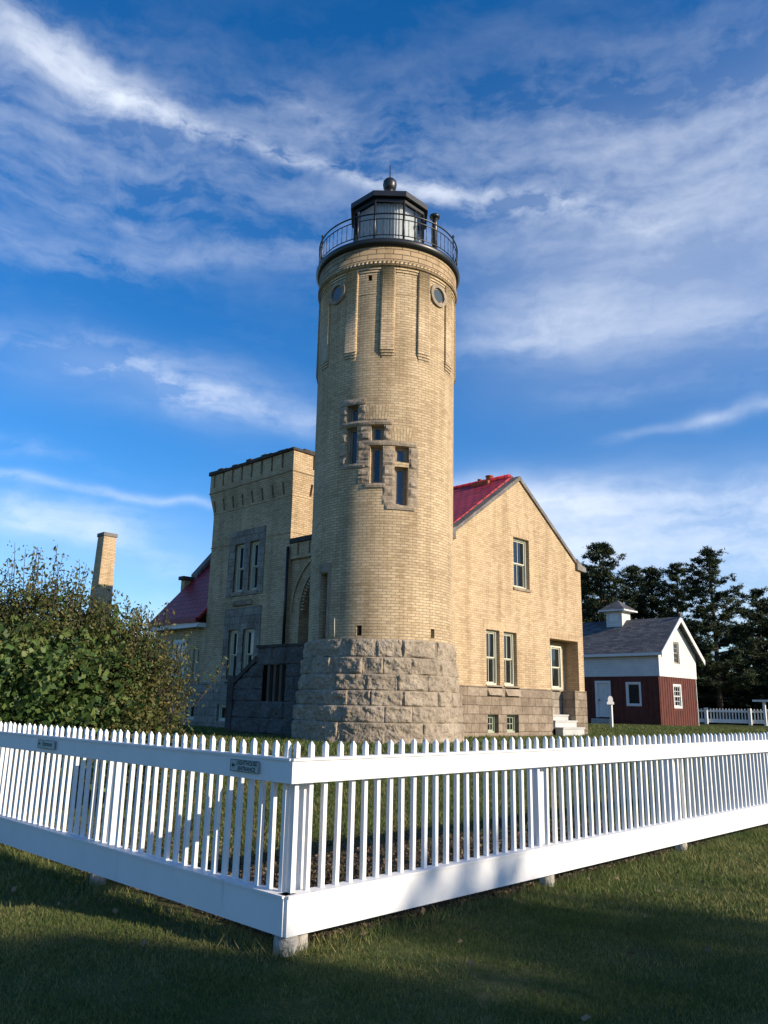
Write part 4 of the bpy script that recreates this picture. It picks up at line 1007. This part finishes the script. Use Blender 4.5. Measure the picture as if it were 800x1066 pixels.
# low yellow-green plants by the shrub foot and by the porch
def low_bush(name, c, r, h, n, mt, label, cat, sz=.06):
    b_ = thing(name, (c[0], c[1], ground_z(*c)), label, cat); z0 = ground_z(*c)
    dv = rng.normal(size=(n,3)); dv /= np.linalg.norm(dv, axis=1)[:,None]; dv[:,2] = abs(dv[:,2]); rr_ = rng.uniform(.3,1,n)**.5
    nz_ = np.array([noise.noise(Vector((q[0]*3+c[0], q[1]*3, q[2]*3))) for q in dv]); rr_ *= 1+.35*nz_
    pts = dv*rr_[:,None]*np.array([r,r,h])+np.array([c[0],c[1],z0])
    soup('leaves', leaves(pts, sz, .4, .5, .5), None, mt, b_, rng.uniform(0,1,n), 4)
    m = MB()
    for k in range(9): branchy(m, (c[0], c[1], z0), (c[0]+random.gauss(0,r*.4), c[1]+random.gauss(0,r*.4), z0+h*random.uniform(.5,.95)), .012, .004)
    m.build('stems', BARK, b_); return b_
cc = SH(1.2, 0, -.6); low_bush('low_shrub', (cc.x, cc.y), .6, .95, 2600, LEAFY, 'low yellow-green bush at the right foot of the large shrub', 'shrub', .06)
low_bush('low_shrub', (36.2, 22.9), .55, 1.1, 1500, LEAF, 'small round green bush beside the house corner, left of the barn door', 'shrub', .09)

# pines
def pine(x, y, h, spread, seed, label, lean=0., bare=.12, dens=1.0):
    rd = random.Random(seed); rn = np.random.default_rng(seed); z0 = ground_z(x, y)-.1
    t = thing('pine_tree', (x, y, z0), label, 'tree', 'dark pine trees behind the barn')
    m = MB(); pts = [(x+lean*k/8*1.0+rd.gauss(0,.05), y+rd.gauss(0,.05), z0+h*k/8*.985) for k in range(9)]; m.tube(pts, [.24*(1-k/8.6)+.02 for k in range(9)], 7); 
    cl = []
    nb = int(h*7*dens)
    for i in range(nb):
        f = bare+(1-bare)*(i+rd.random())/nb; ang = rd.uniform(0, 2*math.pi); 
        prof = (1-f)**.62*(.72+.5*rd.random()) if f > .25 else (.75+.3*rd.random())*(.6+f*1.4)
        L = spread*prof*(1 if rd.random() > .12 else 1.35)+.35
        p = Vector((x+lean*f, y, z0+h*f)); upw = .10+.35*f+rd.gauss(0,.10)
        d_ = Vector((math.cos(ang), math.sin(ang), upw)); q = p+d_*L
        m.tube([p, p.lerp(q,.5)+Vector((0,0,-.06*L)), q], [.05*(1-f)+.02, .03*(1-f)+.012, .008], 4, False)
        nc = max(3, int(L*3.4))
        for k in range(nc):
            s_ = .28+.72*(k+rd.random())/nc; b_ = p.lerp(q, s_)+Vector((0,0,-.06*L*math.sin(s_*math.pi)))
            off = Vector((rd.gauss(0,.30), rd.gauss(0,.30), rd.gauss(.10,.10)))*min(1,.4+L*.25)*(1.15-s_*.5)
            cl.append((b_+off)[:])
    for k in range(6): cl.append((x+lean+rd.gauss(0,.1), y+rd.gauss(0,.1), z0+h*(.95+.05*rd.random())))
    m.build('trunk', BARK, t)
    cl = np.array(cl); nper = 38; n = len(cl)*nper
    c = np.repeat(cl, nper, 0)+rn.normal(size=(n,3))*np.array([.13,.13,.07]); a = rn.normal(size=(n,3))*np.array([1,1,.55])+np.array([0,0,.5]); a /= np.linalg.norm(a, axis=1)[:,None]
    b = rn.normal(size=(n,3)); b -= a*(a*b).sum(1)[:,None]; b /= np.linalg.norm(b, axis=1)[:,None]
    ln = rn.uniform(.16,.34,n)[:,None]; v = np.stack([c-b*.042, c+b*.042, c+a*ln], 1).reshape(-1,3)
    soup('needles', v, None, PINE, t, np.repeat(rn.uniform(0,1,len(cl)), nper), 3)
    return t
pine(55.0, 30.6, 13.3, 3.9, 21, 'dense broad-topped pine just right of the house gable', dens=1.5)
pine(62.5, 36.8, 12.6, 3.2, 22, 'tall pine standing behind the grey roof, left of the cupola', dens=1.4)
pine(60.6, 30.8, 12.2, 2.6, 23, 'pine with a pointed top directly right of the cupola', dens=1.5)
pine(57.7, 27.8, 11.4, 2.4, 24, 'pine rising behind the barn roof ridge between cupola and gable', dens=1.4)
pine(63.9, 28.6, 12.6, 2.9, 25, 'flat-topped pine behind the peak of the barn', dens=1.2)
pine(59.4, 23.9, 12.6, 3.5, 26, 'tallest open-branched pine right of the barn with sky showing through', dens=1.15, lean=-.2)
pine(66.4, 23.2, 10.4, 3.6, 27, 'pine with a long sideways limb near the right edge', dens=1.1)
pine(62.4, 19.6, 8.8, 3.4, 28, 'lower bushy pine at the right edge of the photo', dens=1.3)
pine(72.0, 24.0, 10.0, 3.6, 29, 'pine seen in the gap behind the tallest pine', dens=1.0)
# dense understory behind the far fence
und = []
for k in range(360):
    t_ = random.random(); bx = 60+10*random.random(); by = 33-26*t_+random.gauss(0,1); bx += (33-by)*.15
    hh = random.uniform(1.5, 4.4)
    nn_ = 200; dv = rng.normal(size=(nn_,3))*np.array([.9,.9,.28*hh]); dv[:,2] = np.clip(dv[:,2]+hh*.5, 0, hh*1.1); und.append(dv+np.array([bx,by,.75]))
und = np.concatenate(und); o_ = soup('understory', leaves(und, .42, .4, .6), None, PINE, None, rng.uniform(0,1,len(und))*.5, 4)
tag(o_, 'dark mass of undergrowth beneath the pines behind the distant fence', 'undergrowth', kind='stuff')
# far wood along the horizon, left and right of what is built near
fw_ = []
for k in range(900):
    ang = R_(random.uniform(-60, 150)); dd = random.uniform(150, 190); hh = random.uniform(7, 13)
    cx_, cy_ = dd*math.sin(ang), dd*math.cos(ang); nn_ = 70
    dv = rng.normal(size=(nn_,3))*np.array([2.4,2.4,hh*.28]); dv[:,2] = np.clip(dv[:,2]+hh*.45, 0, hh); fw_.append(dv+np.array([cx_,cy_,.2]))
fw_ = np.concatenate(fw_); o_ = soup('far_wood', leaves(fw_, 1.8, .4, .6), None, PINE, None, rng.uniform(0,1,len(fw_))*.6, 4)
tag(o_, 'far-off dark wood along the horizon', 'wood', kind='stuff')

# broad trees to the south, behind the photographer, that shade the foreground lawn
def broad(x, y, h, r, seed, label, zlo=.35, n=9000, dens=1.):
    rd = random.Random(seed); rn = np.random.default_rng(seed)
    t = thing('broadleaf_tree', (x, y, -.05), label, 'tree', 'trees behind the photographer')
    m = MB(); top = Vector((x, y, h*.55)); branchy(m, (x,y,-.1), top, .28, .16, .03, 6); cs = []
    for k in range(26):
        a = rd.uniform(0, 2*math.pi); rr_ = r*rd.uniform(.25,.85); z = h*rd.uniform(zlo,.93)
        sc_ = math.sqrt(max(.1, 1-((z/h-.6)/.45)**2)); q = Vector((x+rr_*sc_*math.cos(a), y+rr_*sc_*math.sin(a), z))
        branchy(m, Vector((x,y,h*rd.uniform(.25,.55))), q, .09, .02, .08); cs.append(q)
    m.build('trunk', BARK, t)
    pts = []
    for q in cs:
        k = int(n/26*dens); dv = rn.normal(size=(k,3)); dv *= (rn.uniform(.1,1,k)**.6/np.linalg.norm(dv,axis=1))[:,None]; pts.append(np.array(q)+dv*np.array([1.25,1.25,.95]))
    pts = np.concatenate(pts); soup('crown', leaves(pts, .26, .4, .7), None, LEAF, t, rn.uniform(0,1,len(pts)), 4)
sunh = SH(0,0) if False else Vector((.30,-.954,0)).normalized()
def shade_at(px, py, dist): q = Vector((px, py, 0))+Vector((.30,-.954,0)).normalized()*dist; return q.x, q.y
for i, (px, py, dist, h, r, lb) in enumerate(((.8, 6.0, 27, 12.6, 3.2, 'tall green tree behind the photographer, leftmost'), (3.7, 4.7, 26.6, 12.4, 2.7, 'slim green tree behind the photographer, second from left'), (5.4, 1.2, 29, 13.0, 2.3, 'taller green tree behind the photographer, standing behind the others'))):
    xx, yy = shade_at(px, py, dist); broad(xx, yy, h, r, 40+i, lb, n=15000, zlo=.2)

# ------------------------------------------------------------------ grass
def grass(name, n, region, hgt, wd, label, dens_fn=None):
    pts = region(n)
    if dens_fn is not None: pts = pts[dens_fn(pts)]
    z = np.array([ground_z(a, b)+bump_z(a, b)-.03 for a, b in pts]); n = len(pts)
    base = np.column_stack([pts, z]); an = rng.uniform(0, 2*np.pi, n); h = hgt*rng.uniform(.45,1.2,n); ww = wd*rng.uniform(.7,1.3,n)
    dx = np.column_stack([np.cos(an), np.sin(an), np.zeros(n)])*ww[:,None]*.5
    lean = rng.normal(size=(n,2))*h[:,None]*.45; tip = base+np.column_stack([lean, h])
    v = np.stack([base-dx, base+dx, tip], 1).reshape(-1,3)
    tn = rng.uniform(0,1,n)
    o_ = soup(name, v, None, GRASSM, None, tn, 3); tag(o_, label, 'grass', kind='stuff'); return o_
def cone_region(r0, r1, a0, a1):
    def f(n):
        r = np.sqrt(rng.uniform(r0*r0, r1*r1, n)); a = np.radians(rng.uniform(a0, a1, n)); return np.column_stack([r*np.sin(a), r*np.cos(a)])
    return f
def thin(p):
    m = (p[:,0] > 3.6) & (p[:,0] < 10.5) & (p[:,1] > 4.45) & (p[:,1] < 7.0)
    keep = rng.uniform(0,1,len(p)) < np.where(m, .06, 1.)
    strip = (abs(p[:,1]-4.55) < .22) & (p[:,0] > 3.5) | (abs(p[:,0]-3.8) < .25) & (p[:,1] > 4.3)
    nz_ = np.array([noise.noise(Vector((a*1.7, b*1.7, 3))) for a, b in p])
    return keep & ~(strip & (rng.uniform(0,1,len(p)) < .75)) & (rng.uniform(0,1,len(p)) < .72+.9*nz_)
grass('lawn_grass', 520000, cone_region(2.0, 7.5, -8, 100), .037, .0075, 'short mown lawn grass in front of the picket fence', thin)
grass('lawn_grass_beyond', 480000, cone_region(7.5, 17, -8, 98), .06, .014, 'lawn grass farther out on both sides of the fence', thin)
grass('yard_grass', 300000, cone_region(17, 48, 0, 90), .09, .04, 'grass of the yard around the lighthouse and barn')
def edge_region(n):
    t = rng.uniform(0, 12, n); o_ = rng.normal(0, .07, n); half = n//2
    a = np.column_stack([3.7+t[:half], 4.47+o_[:half]]); b = np.column_stack([3.70+o_[half:], 4.5+t[half:]*.75]); return np.concatenate([a, b])
grass('fence_grass', 9000, edge_region, .10, .009, 'longer uncut grass along the foot of the white fence')
# mulch chips inside the corner
n = 26000; cx_ = rng.uniform(3.95, 10.8, n); cy_ = 4.62+np.abs(rng.normal(size=n))*1.0+0*cx_; kk = cy_ < 7.2; cx_, cy_ = cx_[kk], cy_[kk]
n2_ = 14000; cx2 = 3.95+np.abs(rng.normal(size=n2_))*1.1; cy2 = rng.uniform(4.7, 11.0, n2_); cx_ = np.concatenate([cx_, cx2]); cy_ = np.concatenate([cy_, cy2])
pz = np.array([ground_z(a, b)+bump_z(a, b)-.002 for a, b in zip(cx_, cy_)])
o_ = soup('mulch', leaves(np.column_stack([cx_, cy_, pz]), .04, .6, .4), None, CHIP, None, rng.uniform(0,1,len(cx_)), 4)
tag(o_, 'brown wood mulch and dead leaves inside the fence corner', 'mulch', kind='stuff')
# fallen leaves on the lawn
n = 90; q = cone_region(3, 9, 8, 84)(n); pz = np.array([ground_z(a, b)+.03 for a, b in q]); o_ = soup('fallen_leaves', leaves(np.column_stack([q, pz]), .05, .4, .7), None, CHIP, None, rng.uniform(.5,1,n), 4)
tag(o_, 'scattered fallen leaves on the front lawn', 'leaves', kind='stuff')
